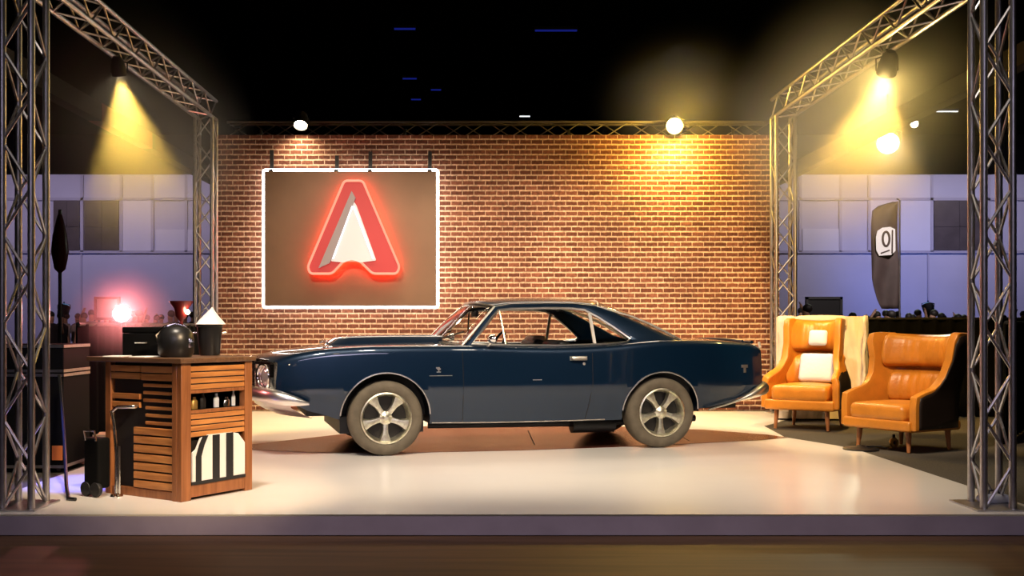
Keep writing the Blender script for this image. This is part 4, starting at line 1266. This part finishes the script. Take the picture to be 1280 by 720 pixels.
crowd(1240, 1285, 4, 'distant person standing in the dark hall right of the front right truss column', 'crowd at the far right')
person(1008, 23.0, 1.80, 3, 'person in a pink top in front of the dark screen', None)
person(1113, 22.5, 1.66, 2, 'person in a pale coat at the foot of the brown feather flag', None)

# ------------------------------------------------------------------ lamps
def par_lamp(name, label, loc, target, lens, size=.09, cat='spotlight', hang=.16, yoke=True):
    t = thing(name, label, cat, loc)
    d = (Vector(target)-Vector(loc)).normalized(); Q = d.to_track_quat('Z', 'Y').to_matrix().to_4x4()
    s = size/.09
    b = MB(); b.lathe([(.0001, -.20*s), (.04*s, -.20*s), (.07*s, -.16*s), (.088*s, -.06*s), (.092*s, .03*s), (.086*s, .03*s), (.080*s, -.02*s), (.0001, -.03*s)], 24, Q); b.build('housing', M['black'], t)
    b = MB(); b.lathe([(.0001, .014*s), (.04*s, .010*s), (.079*s, -.004*s), (.079*s, -.015*s)], 24, Q); b.build('lens', lens, t)
    if not yoke: return t, d
    b = MB(); u = Vector((0, 0, 1)); sd = d.cross(u); sd = sd.normalized() if sd.length > .05 else Vector((1, 0, 0))
    b.tube([sd*.098*s, sd*.10*s+u*hang*.6, u*hang*.8, -sd*.10*s+u*hang*.6, -sd*.098*s], .008*s, 6); b.tube([u*hang*.8, u*(hang+.02)], .012*s, 6); b.build('yoke', M['black'], t)
    return t, d
LW = 15.30
PW = {}
def lamp_pos(px, py, D): return Vector((lx(px, D), D, CAMZ+(408-py)/1340*D))
p = lamp_pos(376, 155, LW); par_lamp('wall_lamp', 'small warm white lamp on top of the brick wall above the neon sign', p, p+Vector((0, -.55, -.75)), M['lamp_warm'], .10, 'lamp', .14)
P_WL1 = p
p = lamp_pos(843, 157, LW-.05); par_lamp('wall_lamp', 'bright yellow lamp on top of the brick wall at the right', p, p+Vector((-.1, -.9, -.4)), M['lamp_yellow'], .12, 'lamp', .12)
P_WL2 = p
p = Vector((-3.87, 11.5, 4.07)); T_L = Vector((-3.80, 13.0, .9)); par_lamp('truss_spotlight', 'small spotlight with a yellow beam under the left overhead truss', p, T_L, M['lamp_warm'], .08, 'spotlight', .17); P_TL = p
p = Vector((4.25, 11.2, 4.02)); T_R = Vector((4.45, 13.6, 1.3)); par_lamp('truss_spotlight', 'bright yellow spotlight under the right overhead truss', p, T_R, M['lamp_yellow'], .10, 'spotlight', .21); P_TR = p
p = lamp_pos(1110, 178, 33); t, d = par_lamp('hall_floodlight', 'large white floodlight glowing greenish high in the hall at the right', p, p+Vector((-.35, -.9, -.5)), M['lamp_white'], .34, 'floodlight', .5); P_HF = p
b = MB(); b.tube([(0, 0, .5), (0, 0, 8.495-p.z)], .04, 8); b.build('hanging_rod', M['black'], t)
p = lamp_pos(1143, 155, 36); t, d = par_lamp('hall_lamp', 'small white lamp high in the hall just right of the big floodlight', p, p+Vector((-.2, -.9, -.3)), M['lamp_warm'], .13, 'lamp', .4)
b = MB(); b.tube([(0, 0, .4), (0, 0, 8.495-p.z)], .03, 8); b.build('hanging_rod', M['black'], t)
# pinkish floodlight on a tripod behind the counter
p = lamp_pos(152, 392, 10.0)
t, d = par_lamp('tripod_floodlight', 'glowing pinkish white floodlight on a stand behind the counter', p, p+Vector((.30, -.95, .02)), M['lamp_pink'], .085, 'floodlight', .14, False); P_PK = p
b = MB(); b.tube([(0, .06, -.05), (0, .06, -(p.z-ST)+.5)], .014, 8)
for k in range(3):
    a = 2*pi*k/3+.4; b.tube([(0, .06, -(p.z-ST)+.52), (.30*cos(a), .06+.30*sin(a), -(p.z-ST)+.01)], .011, 6)
b.build('tripod', M['black'], t)
# blue uplights standing behind the crowd
for px, py, D, lb in ((1160, 384, 35, 'blue uplight glowing behind the crowd at the right'), (80, 386, 34, 'blue uplight glowing behind the crowd at the far left')):
    p = lamp_pos(px, py, D); t, d = par_lamp('blue_uplight', lb, p, p+Vector((0, .5, .8)), M['lamp_blue'], .18, 'uplight', .2)
    b = MB(); b.tube([(0, 0, -.2), (0, 0, -p.z+.02)], .03, 8); b.lathe([(.0001, -p.z), (.3, -p.z), (.3, -p.z+.02), (.03, -p.z+.04)], 16); b.build('stand', M['black'], t)
# strip lights on the hall ceiling
for px, py, w, mt, lb in ((695, 39, 1.0, 'strip_blue', 'long dim blue strip light on the black ceiling above the middle'), (506, 37, .5, 'strip_blue', 'short dim blue strip light on the black ceiling left of the middle'), (512, 99, .4, 'strip_blue', 'topmost of the three tiny blue strip lights close above the brick wall'), (545, 113, .3, 'strip_blue', 'rightmost of the three tiny blue strip lights close above the brick wall'), (520, 125, .3, 'strip_blue', 'lowest of the three tiny blue strip lights close above the brick wall'), (656, 146, .35, 'strip_white', 'small pale white strip light above the middle of the brick wall'), (1182, 140, .8, 'strip_white', 'faint pale strip light on the hall ceiling at the right')):
    zt_ = 8.40; D = min(38.5, 1340*(zt_-CAMZ)/(408-py))
    t = thing('ceiling_strip_light', lb, 'strip light', (lx(px, D), D, 8.5))
    b = MB(); b.box(-w*.52, w*.52, -.06, .06, -.07, 0); b.build('housing', M['black'], t)
    b = MB(); b.box(-w*.5, w*.5, -.03, .03, -.10, -.07); b.build('tube', M[mt], t)
# ------------------------------------------------------------------ light
WARM = (1, .80, .58)
K = LK = dict(key=2600, fill=1.0)
# stage spots hung on the front bridge, above the frame
for x, tx, ty, w in ((-1.9, -1.6, 9.4, 780), (.2, .4, 10.2, 650), (2.4, 2.2, 9.4, 640)):
    spot('front_stage_spot', (x, 6.6, 5.2), (tx, ty, ST), w, (1, .84, .66), 62, .8, .25)
for x, tx, w in ((-2.4, -1.9, 1400), (.4, .3, 1550), (3.0, 2.7, 1700)):
    spot('wall_wash', (x, 8.2, 5.3), (tx, WY, .75), w, (1, .75, .51), 46, .9, .2)
# above the car towards the back strip of white floor
area('back_floor_light', (.3, 13.6, 5.2), (.3, 13.6, 0), 200, (1, .80, .58), 5.5, .5, 100)
for x in (-2.0, .4, 2.6): spot('front_stage_spot', (x, 6.4, 5.2), (x, 7.9, ST), 200, (1, .88, .76), 66, .9, .2)  # extra unseen spots added to brighten the front strip of white floor
area('fascia_fill', (.2, -.5, 4.5), (.2, 7, .1), 22, (.80, .72, 1), 7, .4, 60)  # unseen cool fill added to lift the grey stage front, no lamp there
# chairs
spot('chair_spot', (1.6, 7.6, 4.8), (4.1, 11.4, .8), 1300, (1, .74, .46), 34, .6, .12)
# counter
spot('counter_spot', (1.0, 4.6, 3.6), (-1.9, 7.7, .6), 1300, (1, .72, .44), 26, .6, .1)
# blue on the floor at left
spot('blue_floor_spot', (-3.3, 8.1, 4.6), (-3.05, 8.3, ST), 2600, (.12, .16, 1), 15, .7, .08)
# lamps one can see
spot('lamp_light', P_WL1+Vector((0, -.12, -.08)), P_WL1+Vector((0, -.25, -2)), 45, (1, .78, .52), 150, .8, .06)
spot('lamp_light', P_WL2+Vector((0, -.16, -.08)), P_WL2+Vector((0, -.45, -2)), 260, (1, .66, .16), 165, .8, .08)
spot('lamp_light', P_TL+(T_L-P_TL).normalized()*.06, T_L, 950, (1, .62, .11), 58, .5, .04)
spot('lamp_light', P_TR+(T_R-P_TR).normalized()*.08, T_R, 1000, (1, .56, .10), 66, .5, .05)
spot('lamp_light', P_HF+Vector((-.05, -.2, -.1)), P_HF+Vector((-.35, -.9, -.6)), 900, (.85, 1, .72), 120, .9, .25)
point('lamp_light', P_TR+Vector((-.05, 0, -.14)), 60, (1, .68, .2), .06)
point('lamp_light', P_WL2+Vector((0, -.30, 0)), 160, (1, .60, .08), .08)
point('lamp_light', P_PK+Vector((.05, -.14, .03)), 40, (1, .20, .20), .06)
spot('lamp_light', lamp_pos(1160, 384, 35)+Vector((0, .15, .2)), lamp_pos(1160, 350, 40), 420, (.03, .16, 1), 110, .9, .15)
spot('lamp_light', lamp_pos(80, 386, 34)+Vector((0, .15, .2)), lamp_pos(60, 340, 40), 130, (.05, .12, 1), 130, .9, .15)
# lilac wash on the far hall wall
for x, w, c in ((-13.5, 165, (.92, .74, 1)), (16, 230, (.90, .78, 1))):
    area('hall_wash', (x, 34.5, 8.2), (x, 40, 3.2), w, c, 9, .6, 120)
spot('hall_fill_spot', (9, 17, 7.5), (9.2, 25, 1.8), 3200, (1, .85, .80), 40, .8, .2)  # unseen fill spots, added to bring out the flag and the crowds
spot('hall_fill_spot', (-9, 18, 7.5), (-9.5, 28, 1.6), 900, (1, .6, .6), 45, .8, .2)
spot('front_floor_spot', (0, 2.5, 5.5), (.2, 6.0, 0), 160, (1, .62, .32), 70, .9, .3)

# thin stage haze hanging in the lamp beams, thinning out to nothing
def haze(label, c, r, dens, aniso=.0, color=(1, 1, 1)):
    m = bpy.data.materials.new('stage_haze'); m.use_nodes = True
    nt = m.node_tree; nt.nodes.clear()
    o = nt.nodes.new('ShaderNodeOutputMaterial'); v = nt.nodes.new('ShaderNodeVolumeScatter')
    v.inputs['Anisotropy'].default_value = aniso; v.inputs['Color'].default_value = (*color, 1)
    tc = nt.nodes.new('ShaderNodeTexCoord'); g = nt.nodes.new('ShaderNodeTexGradient'); g.gradient_type = 'QUADRATIC_SPHERE'
    mu = nt.nodes.new('ShaderNodeMath'); mu.operation = 'MULTIPLY'; mu.inputs[1].default_value = dens
    nt.links.new(tc.outputs['Object'], g.inputs[0]); nt.links.new(g.outputs['Fac'], mu.inputs[0]); nt.links.new(mu.outputs[0], v.inputs['Density'])
    nt.links.new(v.outputs[0], o.inputs['Volume'])
    b = MB(); b.sphere((0, 0, 0), 1.0, 12); h = b.build('haze', m, None, smooth=80)
    h.location = c; h.scale = r
    return tag(h, label, 'haze', None, 'stuff')
haze('thin haze in the yellow beam under the left overhead truss', (-3.95, 12.4, 3.6), (1.3, 2.8, 1.7), .42)
haze('thin haze in the bright yellow beam under the right overhead truss', (4.22, 12.3, 3.7), (1.5, 3.0, 1.75), .55)
haze('haze glowing round the yellow lamp on the brick wall', (P_WL2.x, P_WL2.y-.9, P_WL2.z+.1), (1.4, .98, 1.2), .11)
haze('greenish haze round the big hall floodlight', P_HF+Vector((0, -.6, -.2)), (3.2, 2.0, 2.6), .05)
haze('haze glowing round the pinkish floodlight behind the counter', P_PK+Vector((0, .1, 0)), (.6, .55, .55), 2.0)

w = bpy.data.worlds.new('hall_dark'); SC.world = w; w.use_nodes = True
w.node_tree.nodes['Background'].inputs[0].default_value = (.5, .45, .5, 1)
w.node_tree.nodes['Background'].inputs[1].default_value = 0.0

cam = bpy.data.cameras.new('camera'); co = bpy.data.objects.new('camera', cam); COL.objects.link(co)
co.location = (0, 0, CAMZ); co.rotation_euler = (pi/2, 0, 0)
cam.sensor_fit = 'HORIZONTAL'; cam.sensor_width = 36; cam.lens = 36*1340/1280
cam.shift_x = 40/1280; cam.shift_y = 48/1280; cam.clip_end = 200
SC.camera = co
vs = SC.view_settings
vs.view_transform = 'Standard'; vs.look = 'None'; vs.gamma = 1; vs.exposure = 0; vs.use_curve_mapping = False
try: SC.cycles.volume_step_rate = 1
except Exception: pass
SC.cycles.transparent_max_bounces = 16
